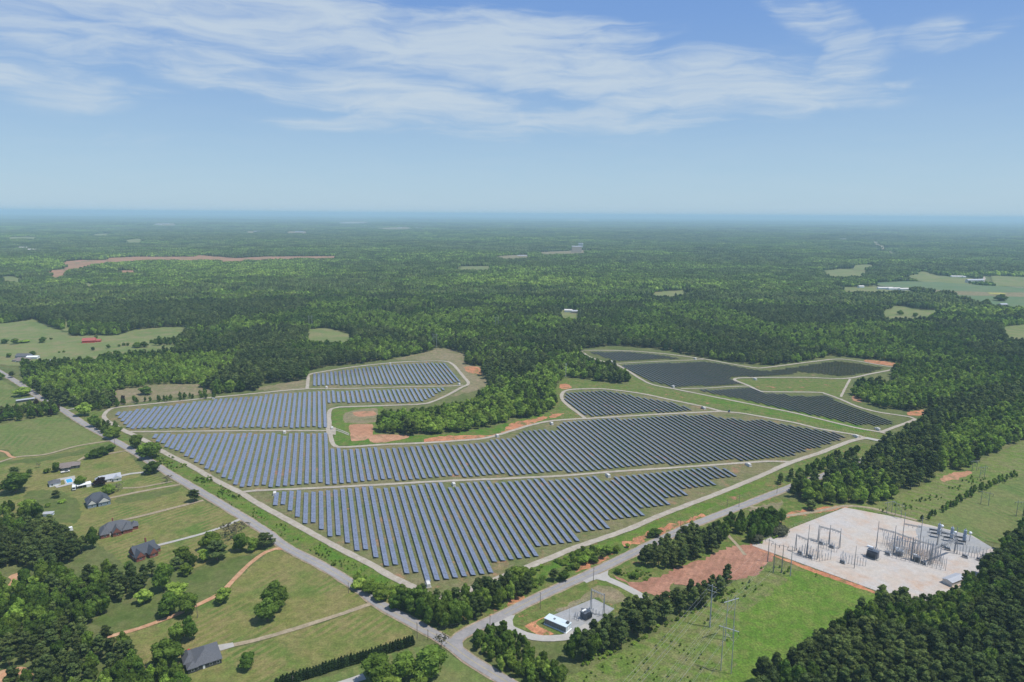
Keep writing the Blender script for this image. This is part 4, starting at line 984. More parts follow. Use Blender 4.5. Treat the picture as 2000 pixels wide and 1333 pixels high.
# ------------------------------------------------------------------ solar rows
AL = R(15.85); UX = Vector((-math.sin(AL), math.cos(AL))); VX = Vector((math.cos(AL), math.sin(AL)))
ROWP = 5.86; TILT = R(15); TW = 3.45; MODL = 6.6
BLOCKS = [
 ('front', 'in the front block below the long cross track', [(529,963),(600,959),(700,953),(800,948),(868,944),(873,950),(890,949),(895,943),(1000,939),(1100,934),(1170,930),(1176,938),(1196,938),(1199,929),(1300,920),(1350,916),(1440,910),(1455,919),(1447,932),(1402,948),(1357,966),(1311,986),(1271,1005),(1215,1026),(1156,1050),(1092,1075),(1021,1101),(945,1130),(822,1140),(808,1137),(770,1118),(731,1100),(693,1082),(641,1050),(608,1032),(577,1017),(563,1003),(535,990),(529,986)], 13.2),
 ('middle', 'in the large middle block above the long cross track', [(278,849),(400,847),(545,847),(550,852),(565,852),(568,846),(641,847),(642,874),(670,879),(750,875),(900,867),(960,861),(1004,853),(1015,843),(1086,839),(1093,825),(1150,821),(1250,815),(1325,811),(1387,810),(1405,816),(1430,815),(1447,821),(1485,819),(1517,826),(1545,831),(1600,840),(1625,845),(1652,856),(1635,866),(1605,875),(1572,886),(1537,897),(1500,899),(1350,908),(1200,918),(1100,926),(1000,931),(875,936),(750,943),(600,951),(490,956),(467,957),(455,945),(432,933),(410,922),(390,911),(360,892),(337,882),(320,874),(297,860),(280,852)], 6.6),
 ('upper left', 'in the upper left block beside the clay basin', [(219,808),(260,802),(300,797),(400,783),(500,774),(600,766),(700,763),(870,758),(875,762),(838,780),(823,786),(800,788),(637,790),(637,838),(570,838),(265,840),(255,840),(245,834),(232,822)], 6.6),
 ('far left', 'in the small block at the back left', [(611,730),(640,728),(700,720),(750,714),(800,711),(868,709),(884,724),(903,748),(880,752),(700,754),(611,755)], 6.6),
 ('triangle', 'in the triangular block above the middle one', [(1105,767),(1130,765),(1170,763),(1212,768),(1250,777),(1312,786),(1357,803),(1300,807),(1150,815),(1128,803),(1102,783)], 6.6),
 ('back right', 'in the back right block by the woods', [(1150,688),(1217,687),(1275,692),(1345,702),(1275,704),(1210,708),(1175,698)], 6.6),
 ('far right', 'in the wide far right block', [(1210,713),(1275,710),(1375,706),(1425,713),(1475,723),(1500,724),(1550,717),(1587,711),(1630,705),(1675,710),(1732,720),(1700,730),(1675,733),(1640,737),(1612,733),(1562,728),(1540,735),(1500,736),(1430,739),(1428,742),(1455,753),(1350,757),(1312,758),(1300,752),(1287,751),(1250,736)], 6.6),
 ('right', 'in the narrow right hand block above the grass strip', [(1345,763),(1400,760),(1462,757),(1490,768),(1532,769),(1537,773),(1615,773),(1655,793),(1705,808),(1742,823),(1745,832),(1682,834),(1625,820),(1550,805),(1525,799),(1450,782),(1375,767)], 6.6),
]
rows = []
for bn, lab, px, q in BLOCKS:
    P_ = [Vector(g(*p)) for p in px]; Q = [(p.dot(UX), p.dot(VX)) for p in P_]
    v0, v1 = min(p[1] for p in Q), max(p[1] for p in Q)
    k = math.ceil(v0 / ROWP)
    while k * ROWP < v1:
        v = k * ROWP; cuts = []
        for i in range(len(Q)):
            (ua, va), (ub, vb) = Q[i-1], Q[i]
            if (va > v) != (vb > v): cuts.append(ua + (ub - ua) * (v - va) / (vb - va))
        cuts.sort()
        for a, b in zip(cuts[::2], cuts[1::2]):
            a2 = math.ceil(a / q) * q; b2 = a2 + math.floor((b - a2) / MODL) * MODL
            if b2 - a2 >= MODL*1.5: rows.append((bn, lab, v, a2, b2))
        k += 1
print('solar rows', len(rows))
ct, st = math.cos(TILT), math.sin(TILT); ZC = 1.14
def row_meshes(nmod):
    """local x along the row, y across it (+y is the high edge)"""
    t = MB(); fr = MB(); hw = TW/2
    for i in range(nmod):
        x0, x1 = i*MODL + .06, (i+1)*MODL - .06
        lo = (-hw*ct, ZC - hw*st); hi = (hw*ct, ZC + hw*st)
        nx, nz = -st*.05, ct*.05
        t.add([(x0, lo[0], lo[1]), (x1, lo[0], lo[1]), (x1, hi[0], hi[1]), (x0, hi[0], hi[1]),
               (x0, lo[0]-nx, lo[1]-nz), (x1, lo[0]-nx, lo[1]-nz), (x1, hi[0]-nx, hi[1]-nz), (x0, hi[0]-nx, hi[1]-nz)],
              [(0,1,2,3), (7,6,5,4), (0,4,5,1), (1,5,6,2), (2,6,7,3), (3,7,4,0)])
        xm = (x0 + x1)/2
        fr.bar((xm, -hw*ct*.55, -.1), (xm, -hw*ct*.55, ZC - hw*st*.55 - .12), .06, n=4)
        fr.bar((xm, hw*ct*.55, -.1), (xm, hw*ct*.55, ZC + hw*st*.55 - .12), .06, n=4)
        fr.bar((xm, hw*ct*.55, .5), (xm, -hw*ct*.5, ZC - hw*st*.5 - .12), .04, n=3)
    for f_ in (-.55, .55):
        fr.bar((.1, hw*ct*f_, ZC + hw*st*f_ - .13), (nmod*MODL - .1, hw*ct*f_, ZC + hw*st*f_ - .13), .06, n=4)
    return t, fr
cache = {}
def rowvis(r):
    c = UX*((r[3]+r[4])/2) + VX*r[2]; s = ppm(c.x, c.y); return (r[4]-r[3]) * s * s
rows.sort(key=rowvis, reverse=True)
RZ = math.atan2(UX.y, UX.x)
NR = 300
cnt = {}
for i, (bn, lab, v, a, b) in enumerate(rows[:NR]):
    n = round((b - a) / MODL); p = UX*a + VX*v
    if n not in cache:
        t, fr = row_meshes(n); mi = [0 if k % 6 == 0 else 1 for k in range(len(t.f))]
        cache[n] = (mesh_of('panel_table', t.v, t.f, [M['panel'], M['panelback']], mi), mesh_of('support_frame', fr.v, fr.f, M['rack']))
    o = empty('solar_panel_row', (p.x, p.y, 0), RZ)
    cnt.setdefault((bn, lab), []).append((v, a, b, o))
    link('panel_table', cache[n][0], o); link('support_frame', cache[n][1], o)
for (bn, lab), L in cnt.items():
    L.sort(key=lambda t: t[0])
    for j, (v, a, b, o) in enumerate(L):
        ln = b - a
        size = 'short' if ln < 60 else 'medium long' if ln < 110 else 'very long' if ln > 170 else 'long'
        if j == 0: tag(o, 'leftmost row of solar panels ' + lab, 'solar array')
        elif j == len(L) - 1: tag(o, 'rightmost row of solar panels ' + lab, 'solar array')
        else: tag(o, size + ' solar panel row ' + lab, 'solar array', size + ' panel rows ' + lab)
# the far rows that show smallest
t = MB(); mi = []; fr = MB()
for (bn, lab, v, a, b) in rows[NR:]:
    n = round((b - a)/MODL); tt, ff = row_meshes(n)
    off = (a, -v)
    for src, dst in ((tt, t), (ff, fr)): dst.add([(q[0] + off[0], q[1] + off[1], q[2]) for q in src.v], src.f)
if t.v:
    o = link('solar_panel_rows', mesh_of('solar_panel_rows', t.v, t.f, [M['panel'], M['panelback']], [0 if k % 6 == 0 else 1 for k in range(len(t.f))]), rz=RZ)
    tag(o, 'smallest distant solar panel rows filling the back blocks', 'solar array', kind='stuff')
    fo = link('support_frame', mesh_of('support_frame', fr.v, fr.f, M['rack']), o)
# ------------------------------------------------------------------ houses, sheds, vehicles
def rot_between(p1, p2):
    a, b = g(*p1), g(*p2); return math.atan2(b[1]-a[1], b[0]-a[0])
def gable(b, x0, y0, x1, y1, z, h, axis='x', ov=.5, th=.18):
    """pitched roof solid over a rectangle, ridge along axis"""
    x0 -= ov; x1 += ov; y0 -= ov; y1 += ov
    if axis == 'x':
        ym = (y0+y1)/2; v = [(x0,y0,z),(x1,y0,z),(x1,y1,z),(x0,y1,z),(x0,ym,z+h),(x1,ym,z+h)]
        f = [(0,1,5,4),(2,3,4,5),(0,4,3),(1,2,5),(0,3,2,1)]
    else:
        xm = (x0+x1)/2; v = [(x0,y0,z),(x1,y0,z),(x1,y1,z),(x0,y1,z),(xm,y0,z+h),(xm,y1,z+h)]
        f = [(1,2,5,4),(3,0,4,5),(0,1,4),(2,3,5),(0,3,2,1)]
    b.add(v, f)
def hip(b, x0, y0, x1, y1, z, h, ov=.5):
    x0 -= ov; x1 += ov; y0 -= ov; y1 += ov; w, d = x1-x0, y1-y0
    if w >= d: a, c = (x0+d*.5, (y0+y1)/2, z+h), (x1-d*.5, (y0+y1)/2, z+h); f = [(0,1,5,4),(1,2,5),(2,3,4,5),(3,0,4),(0,3,2,1)]
    else: a, c = ((x0+x1)/2, y0+w*.5, z+h), ((x0+x1)/2, y1-w*.5, z+h); f = [(0,1,4),(1,2,5,4),(2,3,5),(3,0,4,5),(0,3,2,1)]
    b.add([(x0,y0,z),(x1,y0,z),(x1,y1,z),(x0,y1,z),a,c], f)
def house(name, cpx, rz, wings, wall, roof, label, cat='house', H=2.9, windows=True, chimney=None, gablewall=None, group=None, scale=1.):
    """wings: (x0,y0,x1,y1,eave,rise,kind) with kind x, y (gable ridge axis) or h (hip)"""
    x, y = g(*cpx); o = empty(name, (x, y, float(hill(x, y))), rz, (scale,)*3)
    wb = MB(); rb = MB(); gb = MB()
    for i, (x0, y0, x1, y1, ev, rise, kd) in enumerate(wings):
        wb.box(x0, y0, -.2, x1, y1, ev - .002*i)
        if kd == 'h': hip(rb, x0, y0, x1, y1, ev + .01*i, rise)
        else:
            gable(rb, x0, y0, x1, y1, ev + .01*i, rise, kd)
            # the wall under each gable end, a little proud of the roof solid
            if kd == 'y':
                for yy, s in ((y0-.53, -1), (y1+.53, 1)):
                    gb.add([(x0+.15, yy, ev), (x1-.15, yy, ev), ((x0+x1)/2, yy, ev+rise*.88), (x0+.15, yy-s*.05, ev), (x1-.15, yy-s*.05, ev), ((x0+x1)/2, yy-s*.05, ev+rise*.88)], [(0,1,2),(5,4,3),(0,3,4,1),(1,4,5,2),(2,5,3,0)])
            else:
                for xx, s in ((x0-.53, -1), (x1+.53, 1)):
                    gb.add([(xx, y0+.15, ev), (xx, y1-.15, ev), (xx, (y0+y1)/2, ev+rise*.88), (xx-s*.05, y0+.15, ev), (xx-s*.05, y1-.15, ev), (xx-s*.05, (y0+y1)/2, ev+rise*.88)], [(0,1,2),(5,4,3),(0,3,4,1),(1,4,5,2),(2,5,3,0)])
    wb.build('wall', M[wall], o); r_ = rb.build('roof', M[roof], o)
    if gb.v: gb.build('gable', M[gablewall or wall], o)
    if chimney: MB().cbox(chimney[0], chimney[1], 3, .9, .9, chimney[2]).build('chimney', M['brick'], r_)
    if windows:
        n = 0
        for (x0, y0, x1, y1, ev, rise, kd) in wings[:3]:
            k = max(1, int((x1-x0)/3.2))
            for i in range(k):
                xx = x0 + (x1-x0)*(i+.5)/k
                if n == 1 and k > 1:
                    MB().box(xx-.5, y0-.05, 0, xx+.5, y0-.0, 2.1).build('door', M['white'], o); n += 1; continue
                f = MB().box(xx-.65, y0-.07, .9, xx+.65, y0-.005, 2.25).build('window', M['white'], o)
                MB().box(xx-.55, y0-.09, 1.0, xx+.55, y0-.075, 2.15).build('pane', M['darkglass'], f); n += 1
            f = MB().box(x0-.07, (y0+y1)/2-.6, .9, x0-.005, (y0+y1)/2+.6, 2.2).build('window', M['white'], o)
            MB().box(x0-.09, (y0+y1)/2-.5, 1.0, x0-.075, (y0+y1)/2+.5, 2.1).build('pane', M['darkglass'], f)
    return tag(o, label, cat, group)
house('house', (400,1288), rot_between((389,1307),(433,1293)), [(-6.5,-8,7,8,2.8,4.2,'h'),(-10,-3,-5,6.5,2.7,3.0,'h'),(-9,-8.5,-4.5,-3.5,2.7,2.0,'h')], 'darkgrey', 'greyroof', 'house with walls darkened for shade and a plain grey hipped roof beside the bottom conifer row', chimney=None)  # the shade on these walls is put into their dark colour
house('house', (282,1084), rot_between((275,1101),(306,1090)), [(-7,-4,7,6,3.0,5.2,'x'),(-7.5,-7,-2,5,2.9,4.0,'y'),(0.5,-8,6,2,2.8,4.2,'y'),(5,-3,9.5,4,2.7,3.0,'h')], 'brick', 'darkroof', 'red brick house with many dark gables above the mixed wood', chimney=(3,4,7))
house('house', (229,1040), rot_between((222.7,1052),(255,1045)), [(-10,-3,9,8,3.0,5.2,'h'),(-10.5,-6,-5,5,2.8,3.6,'h'),(-3,-7,2.5,3,2.9,4.0,'y'),(3.5,-5.5,9.5,3,2.8,3.8,'h'),(9,-2,13.5,5,2.7,2.6,'h')], 'brick', 'greyroof', 'brick house with a long grey roof of many gables at the third drive', chimney=(-2,3,7.5))
house('house', (193,985), rot_between((187.5,997),(214,991)), [(-8,-2,7,8,3.6,5.6,'h'),(-8,-5,-2,4,3.0,3.4,'y'),(-1,-6,7.5,3,3.2,4.0,'y')], 'bluewall', 'darkroof', 'house with a steep blue grey roof and pale front gable', gablewall='offwhite')
house('house', (215,938), rot_between((210,940),(231,936)), [(-8,-4.5,8,4.5,2.8,2.6,'x'),(-10.5,-3,-6,3.5,2.6,2.0,'h'),(2,-7,8,0,2.7,2.2,'y')], 'offwhite', 'lightroof', 'house with a very light roof behind the purple tree')
house('house', (134,914), rot_between((130,917.5),(155,914)), [(-10,-4.5,9,4.5,2.7,2.6,'h'),(-5,-7,2,-3,2.6,1.9,'h')], 'darkgrey', 'brownroof', 'low house with a brown roof at the end of the second drive')
house('pool_house', (107,947), rot_between((100,951),(115,948)), [(-4,-4,4,4,2.6,2.2,'h')], 'white', 'greyroof', 'small white pool house with a grey roof left of the pool', cat='shed')
house('shed', (96,1007), .2, [(-3,-2,3,2,2.3,1.,'x')], 'white', 'lightroof', 'white shed behind the dark wood on the left edge', cat='shed', windows=False)
house('shed', (205,785), .1, [(-4,-2.5,4,2.5,2.4,1.2,'x')], 'white', 'white', 'white shed among trees behind the upper track', cat='shed', windows=False)
house('house', (158,784), -.3, [(-8,-5,8,5,3,3,'x'),(-5,-8,1,-2,2.8,2.2,'y')], 'offwhite', 'lightroof', 'pale house hidden in trees where the county road meets the drive')
house('barn', (50,784), rot_between((35,786),(64,782)), [(-9,-3,9,3,2.6,.9,'x')], 'darkgrey', 'lightroof', 'long low grey shed left of the upper county road', cat='barn', windows=False)
house('house', (43,706), 0.05, [(-11,-6,11,6,3.,3.4,'h'),(-2,-10,9,-3,2.8,2.6,'h')], 'tanwall', 'brownroof', 'brown roofed farmhouse at the end of the far county road')
house('house', (49,699), .0, [(-11,-6,9,6,3.4,3.6,'x')], 'bluewall', 'greyroof', 'blue grey roofed farmhouse behind the brown roofed one')
house('barn', (65,701), .1, [(-8,-4,8,4,3.4,1.6,'x')], 'white', 'white', 'white barn right of the two far farmhouses', cat='barn', windows=False)
house('house', (109,710), -.2, [(-11,-5,9,5,3,2.6,'x'),(0,-8,8,-1,2.8,2.,'y')], 'offwhite', 'lightroof', 'white house half hidden by the young wood')
house('barn', (180,669), rot_between((170,670),(190,669)), [(-14,-7,6,7,4.2,4.2,'x'),(5,-4,14,5,3.2,2.2,'x')], 'redpaint', 'redroof', 'red roofed barn standing in the far left meadow', cat='barn', windows=False)
FARB = [((1110,611),18,9,'white','white farmhouse in a small clearing of the great wood'),((1122,613),14,7,'tanwall','low tan shed beside the farmhouse in the wood'),
 ((1728,566),46,11,'white','first long white poultry shed by the far right fields'),((1745,567),40,12,'white','second long white poultry shed by the far right fields'),((1766,568),36,12,'white','third white poultry shed by the far right fields'),((1681,563),18,10,'white','white barn left of the poultry sheds'),
 ((1870,543),50,14,'white','long white barn across the far right fields'),((1903,554),64,14,'offwhite','long pale barn nearest the far winding road'),((1882,544),14,9,'offwhite','little barn beside the long white one'),
 ((1345,570),26,10,'white','white barn alone in the middle of the wood'),((1170,510),50,12,'white','white shed in the distant wood'),((49,488),70,12,'white','first white shed in the far left wood'),((65,492),60,12,'white','second white shed in the far left wood'),
 ((28,463),40,18,'white','bright white building on the far left horizon'),((27,499),40,20,'tanwall','tan building in the far left wood'),((20,514),50,16,'redpaint','red roofed building in the far left wood'),((416,606),16,10,'white','tiny white building in the left wood'),
 ((670,437),160,40,'offwhite','left part of the pale works on the horizon'),((690,437),240,50,'white','long white works on the horizon'),((705,437),150,40,'offwhite','right part of the pale works on the horizon'),((780,447),70,30,'tanwall','tan building on the distant hill'),((1134,488),30,22,'offwhite','tall pale silo works in the middle distance'),
 ((1126,495),60,20,'tanwall','low tan works below the silos'),((1020,502),50,20,'offwhite','pale sheds in the distant clearing'),((1645,470),70,30,'tanwall','tan roofs on the right horizon'),((1650,471),50,24,'offwhite','pale roof on the right horizon'),((504,454),90,26,'offwhite','pale building left on the horizon'),((585,455),110,26,'offwhite','wide pale building on the left horizon'),
 ((310,440),100,30,'offwhite','small white building on the left horizon'),((325,439),100,30,'tanwall','tan building on the left horizon'),((815,447),110,24,'offwhite','pale roof right of the tan building'),((1985,620),18,12,'white','white barn at the right edge'),((1958,599),20,11,'tanwall','tan farmhouse beyond the far right trees')]
for (px, w, d, col, lab) in FARB:
    x, y = g(*px); o = empty('building', (x, y, float(hill(x, y)) + 1), random.uniform(-.2, .2)); hh = 5 if w < 60 else 11
    if 'silo' in lab: hh = 40
    MB().cbox(0, 0, -3, w, d, hh + 3).build('wall', M[col], o); rb = MB(); gable(rb, -w/2, -d/2, w/2, d/2, hh, 2.5 if w < 60 else 4, 'x', .6); rb.build('roof', M['offwhite' if col == 'white' else 'redroof' if col == 'redpaint' else 'lightroof'], o)
    tag(o, lab, 'building')
# swimming pool
dk = [(110,937),(146,930),(150,945),(111,954),(104,948)]
sheet('pool_deck', dk, 'concrete', sm=False); sheet('lawn', [(113,941),(125,938),(128,947),(115,950)], 'lawn', rag=.1, sm=False)
pw = [g(*p) for p in [(128,938.3),(140,935.8),(143,942.8),(131,945.2)]]
zt = nextz() + .12; c0_ = (sum(p[0] for p in pw)/4, sum(p[1] for p in pw)/4)
po = empty('swimming_pool', (*c0_, 0)); t = MB()
loc = [(p[0]-c0_[0], p[1]-c0_[1]) for p in pw]
t.add([(*p, zt-.05) for p in loc], [(0,1,2,3)]); wo = t.build('water', M['pool'], po)
if wo.data.polygons[0].normal.z < 0: wo.data.flip_normals()
t = MB()
for i in range(4): t.bar((*loc[i], zt-.03), (*loc[(i+1) % 4], zt-.03), .16, n=4)
t.build('coping', M['white'], po); tag(po, 'blue swimming pool in a pale fenced deck', 'swimming pool')

def vehicle(name, px, rz, L, W, H, body, label, cat, kind='car', wpos=None):
    x, y = g(*px); o = empty(name, (x, y, ZL[0] + .01), rz); b = MB(); c = MB()
    hl, hw = L/2, W/2
    def sec(x0, x1, z0, z1, w0, w1, xi0, xi1, bb):
        bb.add([(x0,-w0,z0),(x1,-w0,z0),(x1,w0,z0),(x0,w0,z0),(xi0,-w1,z1),(xi1,-w1,z1),(xi1,w1,z1),(xi0,w1,z1)], [(3,2,1,0),(4,5,6,7),(0,1,5,4),(1,2,6,5),(2,3,7,6),(3,0,4,7)])
    if kind == 'car':
        sec(-hl, hl, .3, .85, hw, hw*.97, -hl+.05, hl-.1, b); sec(-hl*.75, hl*.5, .85, H, hw*.92, hw*.75, -hl*.5, hl*.2, c)
    elif kind == 'pickup':
        sec(-hl, hl, .4, 1.0, hw, hw*.97, -hl, hl-.1, b); sec(-.4, hl*.62, 1.0, H, hw*.92, hw*.78, -.2, hl*.35, c)
    else:
        sec(-hl, hl, .5, H, hw, hw*.97, -hl+.05, hl-.25, b); sec(hl-.32, hl+.02, 1.3, H-.5, hw*.9, hw*.85, hl-.32, hl-.1, c)
    b.build('body', M[body], o); c.build('cabin', M['darkglass'], o)
    for sx in (-.6, .62):
        for sy in (-1, 1): MB().bar((sx*hl, sy*hw-.12*sy, .34), (sx*hl, sy*hw+.03*sy, .34), .34, n=10).build('wheel', M['black'], o)
    return tag(o, label, cat)
vehicle('parked_car', (365,1277), R(70), 4.6, 1.9, 1.45, 'redpaint', 'red car parked left of the grey hipped roof house', 'car')
vehicle('motorhome', (145.5,956), R(-60), 8.5, 2.6, 3.1, 'white', 'white motorhome parked below the swimming pool', 'motorhome', 'van')
vehicle('parked_car', (179,948), R(10), 4.6, 1.9, 1.5, 'bluepaint', 'dark blue car parked right of the white carport', 'car')
vehicle('pickup_truck', (1371,798), R(60), 5.6, 2.0, 1.9, 'darkgrey', 'dark pickup beside the inverter at the triangle block tip', 'pickup', 'pickup')
vehicle('pickup_truck', (1424,805), R(65), 5.6, 2.0, 1.9, 'bluepaint', 'dark pickup on the track right of the triangle block', 'pickup', 'pickup')
vehicle('utility_trailer', (129,1041), rot_between((118,1043),(137,1038)), 9, 2.5, 3.0, 'white', 'white trailer between the dark wood and the lawn', 'trailer', 'van')
vehicle('utility_trailer', (128,923.5), rot_between((120,925),(135,922)), 7, 2.4, 1.6, 'offwhite', 'pale boat trailer in front of the brown roofed house', 'trailer', 'pickup')
# carport
x, y = g(164, 951); o = empty('carport', (x, y, 0), rot_between((156,954),(174,950)))
rb = MB(); gable(rb, -5, -3, 5, 3.4, 2.7, .9, 'x', .3); rb.build('roof', M['white'], o); MB().box(1.5, -3.2, -.1, 5, 3.2, 2.68).build('wall', M['white'], o)
for sx in (-4.8, -1.5):
    for sy in (-2.8, 3.2): MB().bar((sx, sy, -.1), (sx, sy, 2.7), .08).build('post', M['galv'], o)
tag(o, 'bright white carport right of the motorhome', 'carport')

# ------------------------------------------------------------------ inverter stations
INV = [((836,1143),'at the bottom corner of the front block'),((537,966),'at the left tip of the front block'),((886,948),'in the notch near the middle of the cross track'),((1187,931),'in the notch on the right half of the cross track'),
 ((1461,910),'at the right end of the cross track'),((1077,829),'on the upper edge of the middle block'),((971,853),'where the middle block bends below the red bank'),((1374,799),'at the tip of the triangular block'),
 ((1314,757),'at the near corner of the far right block'),((556,846),'on the upper left cross track'),((1671,854),'by the right hand gate of the farm'),((1713,840),'at the near end of the narrow right block'),((638,758),'at the left end of the back track'),
 ((897,752),'at the right end of the back track'),((1474,742),'on the inner bend of the far right block'),((1194,708),'beside the back right block'),((1357,702),'at the top of the far right block'),((417,779),'on the top edge of the upper left block'),((762,712),'on the top edge of the small back left block'),((649,838),'on the pad beside the clay basin')]
inv0 = None
for px, lab in INV:
    x, y = g(*px)
    if inv0 is None:
        o = empty('inverter_station', (x, y, 0), RZ, (.85,)*3)
        MB().box(-4.6, -1.9, -.1, 4.6, 1.9, .45).build('base', M['concrete'], o)
        cb = MB().box(-4.2, -1.3, .45, .6, 1.3, 3.1).build('cabinet', M['offwhite'], o)
        MB().box(-3.9, -1.34, .7, -2.2, -1.305, 2.8).build('door', M['offwhite'], cb); MB().box(-1.6, -1.34, .7, .2, -1.305, 2.8).build('door', M['offwhite'], cb)
        tk = MB().box(1.5, -1.0, .45, 3.6, 1.0, 2.2).build('transformer_tank', M['galv'], o)
        fins = MB()
        for k in range(7): fins.box(1.6 + k*.3, 1.0, .7, 1.68 + k*.3, 1.5, 2.0)
        fins.build('radiator', M['galv'], tk)
        MB().box(3.8, -.7, .45, 4.4, .7, 1.7).build('switch_box', M['offwhite'], o)
        inv0 = o; kids0 = [(c, list(c.children)) for c in o.children]
        bpy.context.view_layer.update()
    else:
        o = inv0.copy(); COL.objects.link(o); o.location = (x, y, 0)
        for c, sub in kids0:
            d = c.copy(); COL.objects.link(d); d.parent = o
            for s in sub: e = s.copy(); COL.objects.link(e); e.parent = d
    tag(o, 'white inverter cabinet ' + lab, 'inverter', 'white inverter stations of the solar farm')

# ------------------------------------------------------------------ poles and pylons
TOP = {}
def steel_pole(px, h, r, label, key, mat='galv', arms=2, group=None):
    x, y = g(*px); H = hpx2m(*px, h); o = empty('transmission_pole', (x, y, 0), RZL)
    MB().bar((0,0,-.3), (0,0,H), r, r*.45, n=10).build('pole', M[mat], o)
    pts = []
    for k in range(arms):
        z = H - 1.0 - 3.0*k; a = MB(); a.bar((0, -2.6, z), (0, 2.6, z), .11, n=5); ao = a.build('crossarm', M[mat], o)
        i = MB()
        for yy in (-2.5, 2.5): i.bar((0, yy, z), (0, yy, z-1.6), .12, n=6); pts.append((0, yy, z-1.6))
        i.build('insulator', M['darkgrey'], ao)
    TOP[key] = [world(o, p, x, y) for p in pts]
    return tag(o, label, 'power pole', group)
def world(o, p, x, y):
    a = o.rotation_euler[2]; return Vector((x + p[0]*math.cos(a) - p[1]*math.sin(a), y + p[0]*math.sin(a) + p[1]*math.cos(a), p[2] + o.location[2]))
p1, p2 = Vector(g(1386,1226)), Vector(g(1500,1098)); RZL = math.atan2((p2-p1).y, (p2-p1).x)
def hframe(b1, b2, h, label, key, mat='dullsteel', r=.24, group=None):
    (x1, y1), (x2, y2) = g(*b1), g(*b2); cx_, cy_ = (x1+x2)/2, (y1+y2)/2; z0 = float(hill(cx_, cy_)); H = hpx2m(b1[0], b1[1], h); hw = math.dist((x1, y1), (x2, y2))/2
    hw = min(max(hw, 2.6), 4.5); o = empty('transmission_tower', (cx_, cy_, z0), math.atan2(y2-y1, x2-x1))
    for s in (-1, 1): MB().bar((s*hw, 0, -.3), (s*hw, 0, H), r, r*.5, n=8).build('pole', M[mat], o)
    z = H - 2.2; a = MB(); a.bar((-hw*1.9, 0, z), (hw*1.9, 0, z), .16, n=5).bar((-hw*1.9, .3, z-.05), (hw*1.9, .3, z-.05), .12, n=5); ao = a.build('crossarm', M[mat], o)
    MB().bar((-hw, .1, z-1), (hw, .1, z-6.5), .09, n=4).bar((hw, .1, z-1), (-hw, .1, z-6.5), .09, n=4).build('brace', M[mat], o)
    i = MB(); pts = []
    for xx in (-hw*1.85, 0, hw*1.85): i.bar((xx, .15, z), (xx, .15, z-2), .13, n=6); pts.append((xx, .15, z-2))
    i.build('insulator', M['darkgrey'], ao); pts += [(-hw, 0, H), (hw, 0, H)]
    TOP[key] = [world(o, p, cx_, cy_) for p in pts]
    return tag(o, label, 'pylon', group)
steel_pole((1386,1226), 84, .48, 'tall light steel pole standing in front of the dark pine strip', 'A')
hframe((1409,1311), (1426,1317), 93, 'nearest grey two legged pylon in the meadow', 'B', 'galv')
hframe((1416,1252), (1431,1247), 84, 'second grey two legged pylon just behind the nearest', 'C', 'galv')
steel_pole((1499,1098), 45, .34, 'dark pole standing on the red soil by the gravel yard', 'P0', 'dullsteel', 1)
steel_pole((1510,1119), 58, .34, 'left pole of the three in the grass below the gravel yard', 'P1', 'dullsteel', 1)
steel_pole((1526,1120), 56, .34, 'middle pole of the three in the grass below the gravel yard', 'P2', 'dullsteel', 1)
steel_pole((1543,1126), 60, .34, 'right light pole of the three in the grass below the gravel yard', 'P3', 'galv', 1)
steel_pole((1668,1111), 45, .26, 'lone thin mast on the open gravel of the big yard', 'P4', 'dullsteel', 0)
for k, (b1, b2, h, lab) in enumerate([((1731,1005),(1741,1003),28,'left dark frame behind the big gravel yard'),((1748,1008),(1759,1013),30,'right dark frame behind the big gravel yard'),
        ((1916,985),(1929,988),29,'nearest frame in the upper right meadow'),((1913,935),(1922,934),26,'frame in the middle of the upper right meadow'),((1898,921),(1907,920),24,'farthest frame by the upper right wood'),((1986,1010),(1995,1010),34,'frame by the right edge of the upper right meadow')]):
    hframe(b1, b2, h, lab, 'F%d' % k, 'dullsteel', .2)
hframe((846,683), (853,684), 32, 'pale frame at the wood edge behind the back left block', 'G0', 'galv', .3)
hframe((604,642), (610,642), 26, 'far pale frame by the light field in the wood', 'G1', 'galv', .35)
hframe((968,645), (973,645), 26, 'far frame deep in the middle of the wood', 'G3', 'galv', .35)
steel_pole((1105,736), 26, .4, 'white pole standing in the trees left of the triangular block', 'G2', 'white', 1)
# wooden road poles
WP = [((386,1207),27,'beside the clay drive and the mown field'),((681,1159),21,'in the field edge beside the county road'),((815,1247),31,'at the top end of the conifer row'),((836,1250),20,'short, just left of the road junction'),((957,1230),28,'by the road above the junction'),
 ((1055,1191),34,'on the verge across from the small substation'),((1159,1136),27,'beside the first concrete entrance'),((1328,1043),26,'opposite the red cut by the road'),((1443,991),22,'by the road below the gravel entrance'),((1517,965),16,'by the road near the track trees'),
 ((225,876),20,'beside the county road at the first drive'),((572,1336),16,'pale, in front of the conifer row'),((1420,990),14,'on the verge near the big yard turning')]
for px, h, lab in WP:
    x, y = g(*px); H = min(12.5, hpx2m(*px, h)); o = empty('utility_pole', (x, y, 0), rot_between((957,1230),(1159,1136)))
    MB().bar((0,0,-.3), (0,0,H), .19, .12, n=7).build('pole', M['wood'], o); a = MB().bar((0, -1.1, H-.5), (0, 1.1, H-.5), .07, n=4).build('crossarm', M['wood'], o)
    i = MB()
    for yy in (-1., 0, 1.): i.bar((0, yy, H-.45), (0, yy, H-.2), .06, n=5)
    i.build('insulator', M['offwhite'], a); TOP[px] = [world(o, (0, yy, H-.2), x, y) for yy in (-1., 0, 1.)]
    tag(o, 'wooden pole ' + lab, 'utility pole', 'wooden poles along the roads')
